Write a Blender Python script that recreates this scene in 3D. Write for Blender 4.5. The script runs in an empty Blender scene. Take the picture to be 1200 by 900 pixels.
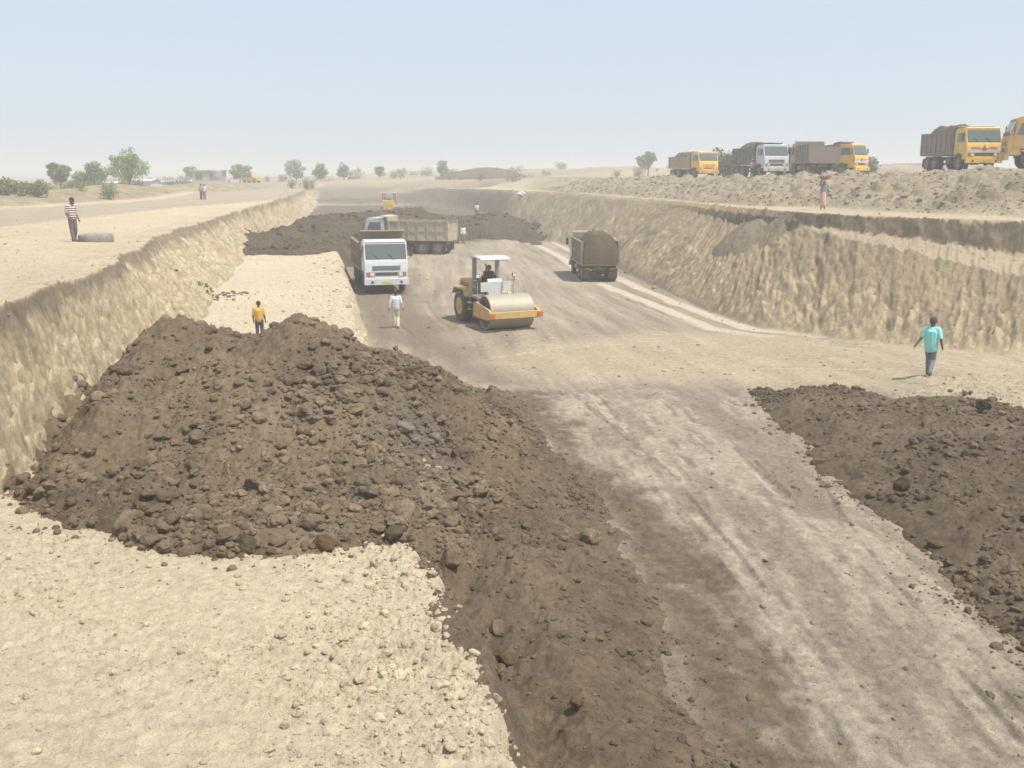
import bpy, bmesh, math, random
import numpy as np
from mathutils import Vector, Matrix
random.seed(7)
rng = np.random.default_rng(7)
HAZE_D, SKY_S, SUN_S, EXPO = .0023, .128, 4.15, 0.38
S = bpy.context.scene
COL = S.collection
F = 1150.0; CZ = 6.5
PITCH = math.atan(245.0 / F)

# ------------------------------------------------------------------ pixel helpers (layout survey)
def slope(py): return math.tan(PITCH + math.atan((py - 450.0) / F))
def ray(px, py):
    a, b = (px - 600) / F, (450 - py) / F
    c, s = math.cos(PITCH), math.sin(PITCH)
    return Vector((a, c + b * s, -s + b * c))
def at(px, py, z):
    r = ray(px, py); k = (z - CZ) / r.z
    return Vector((r.x * k, r.y * k, z))
def atd(px, py, Y):
    r = ray(px, py); k = Y / r.y
    return Vector((r.x * k, Y, CZ + r.z * k))

# ------------------------------------------------------------------ numpy noise
TAB = rng.random(65536).astype(np.float32)
def hsh(i, j, seed):
    return TAB[(i * 73856093 ^ j * 19349663 ^ (seed * 83492791 + 12345)) & 65535]
def vn(x, y, seed=0):
    xf = np.floor(x); yf = np.floor(y)
    i = xf.astype(np.int64); j = yf.astype(np.int64)
    u = (x - xf).astype(np.float32); v = (y - yf).astype(np.float32)
    u = u * u * (3 - 2 * u); v = v * v * (3 - 2 * v)
    a = hsh(i, j, seed); b = hsh(i + 1, j, seed); c = hsh(i, j + 1, seed); d = hsh(i + 1, j + 1, seed)
    return (a + (b - a) * u) * (1 - v) + (c + (d - c) * u) * v
def fbm(x, y, o=4, seed=0, gain=0.5):
    t = 0.0; am = 1.0; n = 0.0
    ca, sa = 0.8, 0.6
    for k in range(o):
        t = t + am * (vn(x, y, seed + k * 17) - 0.5); n += am; am *= gain
        x, y = (x * ca - y * sa) * 2.03 + 3.1, (x * sa + y * ca) * 2.03 + 1.7
    return t / n * 2          # about -1..1
def stones(x, y, seed, rmin=0.15, rmax=0.6, fill=0.8):
    """embedded half balls, one per unit cell at most: height in cell units"""
    xf = np.floor(x).astype(np.int64); yf = np.floor(y).astype(np.int64)
    h = np.zeros_like(x, dtype=np.float32)
    for di in (-1, 0, 1):
        for dj in (-1, 0, 1):
            i = xf + di; j = yf + dj
            px = i + hsh(i, j, seed); py = j + hsh(i, j, seed + 1)
            r = rmin + (rmax - rmin) * hsh(i, j, seed + 2) ** 2
            on = hsh(i, j, seed + 3) < fill
            e = 0.7 + 0.6 * hsh(i, j, seed + 4)
            d2 = (x - px) ** 2 * e + (y - py) ** 2 / e
            q = np.clip(r * r - d2, 0, None)
            h = np.maximum(h, np.where(on, np.sqrt(q) , 0))
    return h
def ss(a, b, x):
    t = np.clip((x - a) / (b - a), 0, 1); return t * t * (3 - 2 * t)
def lerp(a, b, t): return a + (b - a) * t
def sdpoly(x, y, P):
    """signed distance, positive inside"""
    d = np.full(x.shape, 1e9, dtype=np.float64); ins = np.zeros(x.shape, bool)
    n = len(P)
    for k in range(n):
        ax, ay = P[k][0], P[k][1]; bx, by = P[(k + 1) % n][0], P[(k + 1) % n][1]
        ex, ey = bx - ax, by - ay
        t = np.clip(((x - ax) * ex + (y - ay) * ey) / (ex * ex + ey * ey + 1e-12), 0, 1)
        d = np.minimum(d, (x - ax - ex * t) ** 2 + (y - ay - ey * t) ** 2)
        if abs(ey) > 1e-9:
            c = ((ay > y) != (by > y)) & (x < (bx - ax) * (y - ay) / ey + ax)
            ins ^= c
    d = np.sqrt(d)
    return np.where(ins, d, -d)
def dline(x, y, P):
    d = np.full(x.shape, 1e9)
    for k in range(len(P) - 1):
        ax, ay = P[k][0], P[k][1]; bx, by = P[k + 1][0], P[k + 1][1]
        ex, ey = bx - ax, by - ay
        t = np.clip(((x - ax) * ex + (y - ay) * ey) / (ex * ex + ey * ey), 0, 1)
        d = np.minimum(d, (x - ax - ex * t) ** 2 + (y - ay - ey * t) ** 2)
    return np.sqrt(d)
def tps(pts):
    P = np.array([(p[0], p[1]) for p in pts], float); z = np.array([p[2] for p in pts], float)
    n = len(P)
    def U(r2): return np.where(r2 > 1e-9, 0.5 * r2 * np.log(np.maximum(r2, 1e-9)), 0)
    K = U(((P[:, None] - P[None]) ** 2).sum(-1)) + np.eye(n) * 0.05
    A = np.zeros((n + 3, n + 3)); A[:n, :n] = K; A[:n, n] = 1; A[:n, n + 1:] = P
    A[n, :n] = 1; A[n + 1:, :n] = P.T
    w = np.linalg.solve(A, np.concatenate([z, np.zeros(3)]))
    def f(x, y):
        r = w[n] + w[n + 1] * x + w[n + 2] * y
        for k in range(n):
            r = r + w[k] * U((x - P[k, 0]) ** 2 + (y - P[k, 1]) ** 2)
        return r
    return f

# ------------------------------------------------------------------ terrain
I = np.interp
def zplat(y): return I(y, [20, 30, 50, 95, 130, 200], [4.0, 3.95, 3.6, 3.6, 3.7, 4.3])
def xlip(y): return I(y, [0, 20, 29, 51, 95, 125, 180, 300], [-7.2, -10.3, -11.9, -17.8, -24.8, -28.5, -37, -55])
def xbase(y): return I(y, [0, 16, 35, 43, 70, 95, 125, 180, 300], [-6.2, -8.6, -11.2, -13.0, -18.6, -22.6, -26, -34.5, -52])
def xedge(y): return I(y, [0, 5, 7.9, 13.3, 33, 70, 95, 300], [1.6, 0.55, -0.1, -1.35, -5.25, -12.6, -17.5, -60])
def zfloor(x, y):
    yq = y + fbm(x * .55, y * .3, 4, 21) * 2.2
    z = I(yq, [0, 27, 28.5, 31, 60, 100, 150, 170], [0.25, 0.3, 0.14, 0.04, 0.0, 0.15, 1.4, 1.8])
    return z + 0.5 * ss(7, 13, x) * (1 - ss(30, 48, y))
TX = [300, 390, 450, 500, 560, 590, 600, 640, 700, 740, 800, 850, 920, 1000, 1100, 1200, 1300, 1500]
def col(rows):      # rows: (px, py, z) -> arrays of (t, Y, z)
    pts = [at(*r) for r in rows]
    return [p.x / p.y for p in pts], [p.y for p in pts], [r[2] for r in rows]
BASE = col([(640, 285, .1), (700, 306, .05), (740, 326, 0), (800, 353, .0), (850, 376, .1), (920, 391, .25), (1000, 400, .4), (1100, 409, .5), (1200, 419, .55), (1300, 430, .55), (1500, 455, .55)])
LIP = col([(640, 225, 4.35), (700, 232, 4.4), (740, 235, 4.38), (800, 241, 4.32), (850, 250, 4.15), (920, 264, 3.95), (1000, 281, 3.75), (1100, 302, 3.2), (1200, 325, 2.7), (1300, 350, 2.2), (1500, 400, 1.4)])
SCB = col([(920, 261, 4.15), (1000, 271, 3.9), (1100, 284, 3.5), (1200, 298, 3.0), (1300, 315, 2.5), (1500, 345, 1.8)])
TG = np.linspace(-.6, 1.0, 1600)
def ext(T, V, t, lefts, sig=36):
    tl = [(p - 600) / F * 1.0 for p, _ in lefts]
    d = I(TG, tl + list(T), [v for _, v in lefts] + list(V))
    k = np.exp(-.5 * (np.arange(-160, 161) / sig) ** 2); k /= k.sum()
    d = np.convolve(np.pad(d, 160, mode='edge'), k, 'valid')      # soft bends along the bank
    return I(t, TG, d)
def right_profile(x, y):
    t = x / np.maximum(y, 0.1)
    wob = fbm(x * 0.12, y * 0.12, 3, 31) * 0.5 + fbm(x * 0.9, y * 0.25, 3, 37) * 0.28
    yb = ext(BASE[0], BASE[1], t, [(200, 166), (300, 166), (390, 168), (450, 170), (500, 165), (560, 158), (595, 118)])
    zb = ext(BASE[0], BASE[2], t, [(200, 1.8), (500, 1.8), (560, 1.5), (595, .5)])
    yl = ext(LIP[0], LIP[1], t, [(200, 180), (300, 180), (390, 184), (450, 188), (500, 182), (530, 164), (560, 161), (595, 123)])
    zl = ext(LIP[0], LIP[2], t, [(200, 3.9), (450, 3.9), (560, 4.0), (595, 4.4)])
    ysb = ext(SCB[0], SCB[1], t, [(200, 186), (450, 192), (500, 186), (530, 168), (560, 165), (595, 130), (640, 126), (700, 94), (800, 71), (860, 58)])
    zsb = ext(SCB[0], SCB[2], t, [(200, 3.95), (560, 4.1), (640, 4.4), (800, 4.4), (860, 4.25)])
    scn = (np.array([920, 1000, 1100, 1200, 1300, 1500]) - 600) / F
    yst = ysb + I(t, (np.array([200, 800, 860, 920, 1500]) - 600) / F, [4, 4, 2.0, .9, .6])
    zst = I(t, (np.array([200, 560, 640, 800, 920, 1000, 1100, 1200, 1500]) - 600) / F, [4.1, 4.3, 4.45, 4.5, 4.62, 4.62, 4.55, 4.45, 4.2])
    yf = np.maximum(I(t, (np.array([200, 560, 640, 700, 780, 900, 964, 1000, 1100, 1200, 1500]) - 600) / F, [190, 185, 126, 98, 75, 60, 56.5, 54, 49.5, 46.5, 45.2]), yst + 1.5)
    yc = I(t, (np.array([200, 560, 640, 700, 814, 890, 970, 1060, 1125, 1200, 1500]) - 600) / F, [230, 210, 160, 145, 112, 96, 84, 74, 66, 57, 54])
    zc = I(t, (np.array([200, 400, 560, 640, 700, 814, 890, 970, 1125, 1200, 1500]) - 600) / F, [4.3, 4.6, 5.2, 5.9, 6.0, 6.1, 6.3, 6.4, 6.8, 6.85, 6.9])
    yy = y + wob * ss(25, 34, y)
    fz = zfloor(x, y)
    ub = np.clip((yy - yb) / (yl - yb), 0, 1)
    z = lerp(fz, zl, ub ** 0.86)
    u = np.clip((yy - yl) / (ysb - yl), 0, 1); z = np.where(yy > yl, lerp(zl, zsb, u), z)
    u = np.clip((yy - ysb) / (yst - ysb), 0, 1); z = np.where(yy > ysb, lerp(zsb, zst, u ** 0.85), z)
    u = np.clip((y - yst) / (yf - yst), 0, 1); z = np.where(yy > yst, lerp(zst, zst + .05, u), z)
    u = np.clip((y - yf) / (yc - yf), 0, 1); z = np.where((y > yf) & (yy > yst), lerp(zst + .05, zc, 1 - (1 - u) ** 1.9), z)
    face = ((yy > yb) & (yy < yl)).astype(np.float32)
    scarp = ((yy > ysb) & (yy < yst)).astype(np.float32) * ss(840, 930, t * F + 600)
    ridge = ss(-.5, 1.2, y - yf) * (1 - ss(-7, -1, y - yc)) * ss(620, 680, t * F + 600)
    return z, dict(ub=ub, face=face, scarp=scarp, ridge=ridge, terrace=((yy > yl) & (yy < ysb)).astype(np.float32) * ss(840, 930, t * F + 600),
                   top=(yy > yst).astype(np.float32), yf=yf, yc=yc, us=np.clip((yy - ysb) / (yst - ysb), 0, 1), talus=np.exp(-np.clip(yb - yy, 0, None) / 2.0))
HILLS = [(470, 300, 1.2, 30, 25), (560, 330, 1.3, 40, 25), (640, 290, 1.6, 22, 20), (720, 260, 1.9, 20, 18), (770, 300, 1.2, 30, 20), (1050, 140, 1.5, 14, 12), (300, 360, 1.2, 50, 30), (60, 130, .7, 30, 9), (860, 240, 1.2, 40, 20)]
def terrain(x, y, detail=True):
    """height and masks"""
    x = np.asarray(x, float); y = np.asarray(y, float)
    yw = np.maximum(y, 0.5)
    wob = fbm(yw * 0.35, x * 0.05, 4, 3) * .45 + (fbm(yw * 1.6, x * .8, 3, 5) * 0.12 if detail else 0)
    xl = xlip(y) + wob; xb = xbase(y) + wob * .6
    zp = zplat(y); 
    bz = lerp(1.3, zfloor(x, y), ss(74, 92, y))
    u = np.clip((x - xl) / (xb - xl), 0, 1)
    if detail:
        fm = u * (1 - u) * 4
        u = np.clip(u + fm * (fbm(y * 3.2, u * 1.6 + x * .3, 3, 9) * .06), 0, 1)
    z = lerp(zp, bz, u ** 0.8)
    # left plateau: road strip and spoil bank beyond
    bank = 1.1 * np.exp(-((x + 47 + 0.03 * y) / 6.0) ** 2) * ss(30, 60, y) * (1 - ss(170, 230, y)) * (0.75 + .6 * fbm(x * .1, y * .1, 4, 44))
    z = z + np.where(x < xl, bank + 0.05 * np.clip(xl - x, 0, 6) * .4, 0)
    ew = 0.55 + 0.25 * ss(30, 50, y)
    xe = xedge(y) + fbm(y * .5, y * 0 + 3, 3, 12) * .28 + (fbm(y * 3, x, 2, 13) * .07 if detail else 0)
    ue = np.clip((x - xe) / ew, 0, 1)
    fl = zfloor(x, y)
    z = np.where(x > xb, lerp(bz, fl, ss(0, 1, ue)), z)
    zr, m = right_profile(x, y)
    left_dom = (x < xe + ew)
    z = np.maximum(z, np.where(y > 25, zr, -9)) if True else z
    t600 = x / yw * F + 600
    zfar = I(t600, [-200, 300, 420, 500, 800, 1200, 1600], [4.3, 4.5, 5.3, 6.0, 6.4, 7.0, 7.0])
    k = ss(175, 300, y)
    z = np.where(y > 175, lerp(z, zfar, k), z)
    for (px, d, h, sx, sy) in HILLS:
        hx = (px - 600) / F * d
        z = z + h * np.exp(-((x - hx) / sx) ** 2 - ((y - d) / sy) ** 2)
    z = z + ss(150, 300, y) * fbm(x / 45, y / 45, 4, 55) * .9
    m.update(u=u, xl=xl, xb=xb, xe=xe, ue=ue, fl=fl, t600=t600, onright=(zr >= z - .02) & (y > 25))
    return z, m
def ground_z(x, y):
    z, _ = terrain(np.array([float(x)]), np.array([float(y)]), False); return float(z[0])

def poly(pts, z): return [at(px, py, z) for px, py in pts]
STRIP = poly([(560, 452), (640, 520), (730, 640), (790, 780), (840, 920), (1330, 920), (1200, 755), (1080, 640), (1000, 580), (930, 510), (885, 452), (760, 444)], .3)
LEFTE = [Vector((-.6, 45, 0)), Vector((-.15, 29, 0))] + poly([(640, 520), (730, 640), (790, 780), (840, 920)], .3)
RIGHTE = poly([(1330, 920), (1200, 755), (1080, 640), (1000, 580), (930, 510), (885, 452)], .3)
SPLP = [Vector((-.6, 60, 0)), Vector((-.15, 29, 0))] + STRIP[1:-2] + [Vector((7.2, 29, 0)), Vector((9, 60, 0))]
PATH = poly([(1260, 425), (1260, 490), (1060, 472), (1000, 462), (880, 447), (760, 443), (640, 436), (560, 420), (600, 402), (680, 392), (760, 380), (850, 382), (950, 393), (1100, 410)], .25)
DARKF = poly([(385, 290), (425, 296), (480, 320), (500, 345), (540, 400), (600, 452), (560, 452), (480, 412), (425, 398), (400, 345)], .0)
GRAVEL = poly([(1040, 470), (1100, 452), (1260, 440), (1260, 510), (1190, 495)], .5)
T1 = [at(px, py, .05) for px, py in [(960, 402), (880, 387), (800, 357), (720, 324), (680, 300), (650, 285)]]
T2 = [at(px, py, .05) for px, py in [(900, 398), (835, 385), (760, 353), (690, 326), (660, 303), (630, 288)]]
WF = [at(470, 560, 1.3), at(500, 660, 1.0), at(505, 720, .95), at(535, 800, .95), at(590, 920, .95), at(600, 1000, .9), at(870, 1000, .3), at(842, 900, .3), at(795, 775, .3), at(735, 640, .3), at(680, 560, .3), at(645, 515, .3), at(590, 455, .3), at(560, 455, .3)]
TRK = []
for pts, wd_, off in [([(470, 400), (540, 400), (660, 408), (800, 420), (980, 440), (1120, 455)], .2, 1.9), ([(520, 425), (700, 398), (850, 395), (1000, 412), (1200, 440)], .22, 1.9),
                      ([(690, 465), (800, 590), (930, 760), (1020, 890)], .16, 2.0), ([(790, 465), (930, 600), (1060, 740), (1190, 890)], .16, 2.0), ([(500, 345), (540, 330), (600, 325), (680, 345), (780, 385)], .2, 1.9), ([(450, 345), (462, 375), (500, 405)], .18, 1.9)]:
    L = [at(px, py, .15) for px, py in pts]; TRK.append((L, wd_))
    L2 = []
    for k in range(len(L)):
        dv_ = (L[min(k + 1, len(L) - 1)] - L[max(k - 1, 0)]); nv = Vector((-dv_.y, dv_.x, 0)).normalized(); L2.append(L[k] + nv * off)
    TRK.append((L2, wd_))
FARDARK = [(-27, 88), (-22, 70), (-8, 92), (3, 100), (1, 128), (-3, 158), (-20, 166), (-33, 160)]
ROADL = [(-27, 40), (-29.5, 87), (-27.5, 120), (-36, 190), (-45, 190), (-39, 106), (-41, 78), (-40, 40)]

PALE = np.array([.545, .455, .322]); DARK = np.array([.146, .109, .073]); GREY = np.array([.295, .243, .184])
FLOOR = np.array([.33, .272, .205]); SAND = np.array([.43, .355, .245]); RUBB = np.array([.315, .26, .185]); DRY = np.array([.36, .30, .19])
def mixc(c, d, w): return c + (np.asarray(d) - c) * w[..., None]

def ground_points(x, y):
    z, m = terrain(x, y)
    r = np.sqrt(x * x + y * y)
    n1 = fbm(x * .9, y * .9, 5, 101); n2 = fbm(x * .16, y * .16, 4, 121); n3 = fbm(x * 5, y * 5, 3, 131)
    bench = ((x > m['xb']) & (x < m['xe'] + .55) & (y < 85)).astype(float)
    lface = ((m['u'] > .005) & (m['u'] < .995)).astype(float) * (~m['onright'])
    lplat = ((x <= m['xl']) & (~m['onright'] | (x < -20))).astype(float)
    top = m['top'] * m['onright']
    tt = x / np.maximum(y, .5); wf_ = ss(.17, .27, tt)
    sf = np.where(x < m['xb'] + .3, y, (1 - wf_) * (-.9 * y) + wf_ * (45 * tt - 50))     # distance along the cut face
    pit = 1 - np.clip(bench + lface + lplat, 0, 1)
    pit = pit * (1 - np.clip(m['onright'] * (m['ub'] > 0.01), 0, 1))
    # ---- albedo
    c = np.zeros(x.shape + (3,)); c[:] = FLOOR
    # along-cut streaks on the pit floor
    xq = x + .13 * y + 1.2 * fbm(x * .05, y * .06, 2, 140)
    s1 = fbm(xq * 1.5, y * .11, 4, 141); s2 = fbm((x + .1 * y) * 4.5, y * .3, 3, 151)
    c = c * (1 + .34 * s1 + .2 * s2 + .14 * n2)[..., None]
    sd = sdpoly(x, y, DARKF) + n2 * 1.5 + n1 * .5
    c = mixc(c, np.array([.19, .15, .112]), ss(-.8, 1.0, sd) * .75)
    fd = sdpoly(x, y, FARDARK) + n2 * 4
    c = mixc(c, np.array([.16, .12, .086]), ss(-2, 3, fd) * pit)
    c = mixc(c, np.array([.2, .16, .12]), m['talus'] * pit * .85 * ss(-.1, .3, n2 + .35) * (1 - ss(12.5, 15, x)))
    for T in (T1, T2):
        dd = dline(x, y, T) + n1 * .08
        c = mixc(c, np.array([.55, .47, .36]), (1 - ss(.2, .5, dd)) * .9 * pit)
    sp = sdpoly(x, y, PATH) + n2 * 1.2 + n1 * .5
    c = mixc(c, SAND * (1 + .1 * s1[..., None]) * (1 + .12 * n1[..., None]), ss(-1.2, 1.6, sp) * .8 * pit)
    st = sdpoly(x, y, STRIP) + n1 * .35
    g1 = fbm((x + .06 * y) * 1.3, y * .38, 4, 161); g2 = fbm((x + .06 * y) * 6, y * 1.1, 3, 171)
    lightd = ss(-.15, .4, g1 * .8 + .3 * n2 + .55 * g2 + .3 * n3)
    gc = GREY * (1 + .22 * g2 + .1 * n3)[..., None]
    gc = mixc(gc, np.array([.46, .395, .305]), lightd * .5)
    gc = mixc(gc, np.array([.19, .148, .108]), ss(.1, .6, -g1 + .4 * g2 + .3 * n3) * .45)
    sp2 = dline(x, y, LEFTE); sp3 = dline(x, y, RIGHTE) * 2.6 + .5
    spl = (1 - ss(.0, 1.15, np.minimum(np.clip(sp2 - .2, 0, 9), sp3) + ss(.2, .9, np.minimum(sp2, sp3)) * (-.0) + .8 * n1 + .6 * fbm(x * 2.4, y * 1.2, 4, 177) + .25 * n3 - .3 * (y < 19)))
    spl = np.maximum(spl, 1 - ss(-.05, .55, -sdpoly(x, y, WF) + .35 * n1 + .15 * n3 - .1))
    gc = mixc(gc, DARK * 1.05 * (1 + .2 * n3)[..., None], spl * .92)
    for pts in ([(655, 452), (690, 478), (735, 510), (790, 560)], [(800, 640), (860, 720), (930, 800)], [(960, 560), (1010, 640), (1080, 720)]):
        dd = dline(x, y, [at(a_, b_, .3) for a_, b_ in pts]) + .12 * n1 + .05 * n3
        gc = mixc(gc, np.array([.14, .108, .078]), (1 - ss(.015, .07, np.abs(dd))) * .55)
    gc = gc * (1 + .16 * fbm(x * 9 + y, y * 3, 3, 179) + .22 * fbm(x * 16, y * 16, 3, 180, .7))[..., None]
    wst = ss(-.4, .5, st) * (y < 40)
    c = mixc(c, gc, wst)
    # crisp broken rim of the upper layer
    # bench
    bc = PALE * (1 + .05 * n1 + .05 * n2 + .08 * n3)[..., None]
    bc = mixc(bc, np.array([.55, .46, .31]), ss(.1, .5, fbm(x * .35, y * .35, 3, 181)) * .5)
    c = mixc(c, bc, bench)
    # left face: dark top soil over pale murum
    lw = x < m['xb'] + .1
    drop = zplat(y) - z
    lay = drop + .4 * fbm(y * .6, drop * .6, 4, 191) + .35 * fbm(y * 3, drop * 4, 4, 193, .65)
    fc = np.array([.52, .42, .265]) * (1 + .16 * fbm(y * 5, drop * 2.5, 4, 195) + .1 * n2)[..., None]
    fc = mixc(fc, np.array([.22, .18, .135]), ss(.15, .5, fbm(y * 2.6 + drop * 1.2, drop * .9, 4, 197)) * .3)
    gn = fbm(y * 5, z * 7, 4, 198, .65); sp_ = fbm(y * 2.2, z * 3.2, 3, 196)
    fc = fc * (1 + .55 * gn)[..., None]
    fc = mixc(fc, np.array([.19, .155, .115]), ss(.25, .5, gn + .35 * sp_) * .6)
    fc = mixc(fc, np.array([.55, .46, .32]), ss(.3, .6, -gn + .3 * sp_) * .6)
    lb = stones(sf * 2.4, z * 3.8, 366, .15, .62, .9) + .5 * stones(sf * 5.5, z * 6, 368, .15, .6, .9)
    fc = mixc(fc * .8, np.array([.60, .50, .34]), ss(.05, .45, lb + .2 * sp_) * .6)
    fc = mixc(fc, np.array([.40, .25, .13]), ss(.1, .5, fbm(y * .2, drop * .5, 3, 199)) * ss(40, 60, y) * .5)
    dk = np.array([.19, .155, .112]) * (1 + .35 * fbm(y * 3, drop * 3, 3, 201))[..., None]
    fc = mixc(fc, dk, (1 - ss(.22, .72, lay)) * .8 * ss(-.05, .06, drop))
    c = mixc(c, fc, lface * (x < m['xb'] + .2))
    # left plateau
    pc = np.array([.52, .42, .29]) * (1 + .08 * n1 + .1 * n2)[..., None]
    pc = mixc(pc, np.array([.30, .25, .18]), ss(0, .5, n1 + .5 * n3) * .5 * (1 - ss(.3, 2.2, m['xl'] - x)))
    rd = sdpoly(x, y, ROADL) + n2 * 1.2
    pc = mixc(pc, np.array([.33, .28, .215]) * (1 + .15 * fbm(x * 2, y * .15, 3, 203))[..., None], ss(-.8, .8, rd) * .75)
    pc = mixc(pc, np.array([.30, .245, .15]) * (1 + .5 * n1 + .3 * n3)[..., None], ss(0, 3, -40.5 - x) * (y < 220))
    c = mixc(c, pc, lplat)
    # right face
    ub = m['ub']; hf = z
    q1 = fbm(sf * 5.0, z * 6.5, 4, 213, .7); q2 = fbm(sf * .45, z * .5, 3, 214); q3 = fbm(sf * 2.4, z * .6, 4, 215, .6)
    bs = stones(sf * 2.4, z * 3.8, 366, .15, .62, .9) + .5 * stones(sf * 5.5, z * 6, 368, .15, .6, .9)
    rc = np.array([.30, .235, .152]) * (1 + .2 * fbm(sf * 2.2, z * 1.5, 4, 211) + .12 * n2 + .35 * q1)[..., None]
    rc = mixc(rc, np.array([.50, .405, .26]), ss(.15, .5, bs + .5 * q2 - .9 * (ub - .30)) * .7)
    rc = mixc(rc, np.array([.125, .096, .068]), ss(.1, .45, q3 + .5 * q1 - .1) * .5)
    rc = mixc(rc, np.array([.17, .132, .095]), ss(.0, .35, q1 * .6 + q2 + 1.2 * (ub - .93)) * .3 * (ub > .5))
    rc = mixc(rc, np.array([.20, .21, .10]), ss(.3, .6, fbm(x * .5, y * .5, 3, 217)) * .5 * ss(.5, .9, ub))
    endw = ss(125, 135, y) * (m['t600'] < 600)
    rc = mixc(rc, np.array([.155, .122, .092]) * (1 + .3 * n1)[..., None], endw * .85)
    rface = m['onright'] * (ub > .01) * (1 - m['top'])
    c = mixc(c, rc, rface)
    tc = np.array([.37, .30, .205]) * (1 + .1 * n1 + .1 * n2)[..., None]
    c = mixc(c, tc, m['terrace'] * m['onright'])
    sc = np.array([.125, .098, .07]) * (1 + .4 * fbm(sf * 3, z * 4, 4, 221))[..., None]
    sc = mixc(sc, np.array([.27, .22, .15]), ss(.1, .5, fbm(x * 2, z * 1.5, 4, 223)) * .6)
    c = mixc(c, sc, m['scarp'] * m['onright'])
    # right top: pale path, rubble ridge, dry ground
    tp = np.array([.47, .385, .265]) * (1 + .08 * n1 + .1 * n2)[..., None]
    tp = mixc(tp, np.array([.33, .31, .17]), ss(.2, .6, fbm(x * .3, y * .3, 3, 231)) * .45)
    rb = RUBB * (1 + .2 * n1 + .12 * n2 + .12 * n3)[..., None]
    rb = mixc(rb, np.array([.22, .175, .125]), ss(.0, .45, fbm(x * .25, y * .25, 4, 233)) * .6)
    tp = mixc(tp, rb, ss(-.8, 1.0, (y - m['yf']) + n1 * .8) * ss(600, 660, m['t600']))
    c = mixc(c, tp, top)
    far = ss(170, 215, y)
    fcx = np.array([.38, .31, .21]) * (1 + .25 * fbm(x / 14, y / 14, 4, 241))[..., None]
    fcx = mixc(fcx, np.array([.22, .2, .12]), ss(.15, .5, fbm(x / 30, y / 50, 3, 243)) * .6)
    c = mixc(c, fcx, far)
    c = np.clip(c * 0.92, .02, .8)
    tr_d = np.zeros_like(x); kt = (r < 75) & (pit > 0)
    xk, yk = x[kt], y[kt]; td = np.zeros_like(xk); tcx = np.zeros_like(xk)
    for Tk, wd_ in TRK:
        q_ = dline(xk, yk, Tk) + .05 * n1[kt]
        inn = 1 - ss(wd_ * .75, wd_, q_); rim = np.exp(-((q_ - wd_ * 1.15) / (wd_ * .3)) ** 2)
        brk = ss(-.25, .25, fbm(xk * .35, yk * .2, 3, 263))
        td += (-.03 * inn + .025 * rim) * brk; tcx += .55 * (inn * (.14 + .35 * fbm(xk * 9, yk * 7, 2, 267)) - .18 * rim) * brk
    tr_d[kt] = td; tw = np.zeros_like(x); tw[kt] = tcx
    c = c * (1 + np.clip(tw, -.35, .4) * pit)[..., None]
    # ---- relief
    near = 1 - ss(38, 55, r)
    d = n1 * .03 * (1 - wst * .5) + n2 * .06 + fbm(x * 2.6, y * 2.6, 3, 251) * .018
    d = d * (1 - .6 * ss(60, 100, r)) + tr_d * pit
    k = (r < 48)
    pb = np.zeros_like(x)
    xs, ys = x[k], y[k]
    s = stones(xs * 6, ys * 6, 301, .1, .55, .5) / 6 * .5 + stones(xs * 12, ys * 12, 311, .1, .6, .8) / 12 * .7 + .4 * stones(xs * 2.6, ys * 2.6, 321, .05, .4, .25) / 2.6 * .5 + .016 * fbm(xs * 14, ys * 14, 3, 327)
    pb[k] = s
    pat = ss(-.35, .3, fbm(x * .5, y * .5, 3, 331))
    gr = ss(-.5, .8, sdpoly(x, y, GRAVEL) + n1 * .5) * (y < 45)
    d = d + pb * (bench * (.35 + .75 * pat) + gr * 1.6 + lface * .5 + wst * .12 + rface * .5 + .08 * pit)
    # loosened right border of the bench
    d = d + pb * .8 * bench * ss(2.2, .3, m['xe'] - x)
    c = mixc(c, np.array([.40, .335, .23]) * (1 + .3 * n3)[..., None], gr * .8)
    # grooved roller tracks on the strip
    d = d + wst * (.012 * fbm(x * 1.6, y * 10, 3, 343) + .012 * fbm(x * 16, y * 16, 3, 180, .7) + .03 * g1 + .02 * g2 + .05 * fbm((x + .06 * y) * .8, y * .5, 2, 341))
    d = d + pit * (1 - wst) * (.03 * s1 + .015 * s2)
    # cut faces: broken, grooved
    fk = lface * ss(.0, .3, m['u']) + rface * ss(.0, .2, ub) + m['scarp'] * m['onright'] * .15
    d = d + lface * ss(.0, .3, m['u']) * .22 * fbm(sf * 1.3, z * .7, 4, 351) + fk * (.12 * fbm(sf * 2.6, z * 2.2, 4, 361) + .10 * fbm(sf * 7, z * 6, 3, 363))
    blk = np.zeros_like(x); kf = (fk > .02) & (r < 80); blk[kf] = stones(sf[kf] * 2.4, z[kf] * 3.8, 366, .15, .62, .9) * np.where(rface[kf] > .5, .2, .33) + stones(sf[kf] * 5.5, z[kf] * 6, 368, .15, .6, .9) * .13
    d = d + fk * (blk - .08) * np.where(rface > .5, 1 - .7 * ub, .9)
    d = d + rface * ss(0, .12, ub) * (.15 * fbm(sf * 1.5, z * .3, 3, 367) + .1 * fbm(sf * 4.5, z * 3, 3, 369))
    d = d + lface * .12 * ss(.0, .5, fbm(x * 1.1 + y * 1.9, z * .5, 3, 365))
    # rubble ridge: lumps of dumped spoil
    rg = m['ridge'] * m['onright']
    kk = (rg > .02)
    if kk.any():
        q = np.zeros_like(x); q[kk] = stones(x[kk] * .8, y[kk] * .5, 371, .15, .6, .8) * .75 + stones(x[kk] * 2.2, y[kk] * 1.5, 381, .15, .6, .9) * .28 + fbm(x[kk] * .25, y[kk] * .2, 4, 391) * .45
        d = d + q * rg
        # pits of the dumped heaps
    d = d + .25 * fbm(x * .35, y * .35, 4, 395) * ss(120, 200, y)
    return z + d, c

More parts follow.
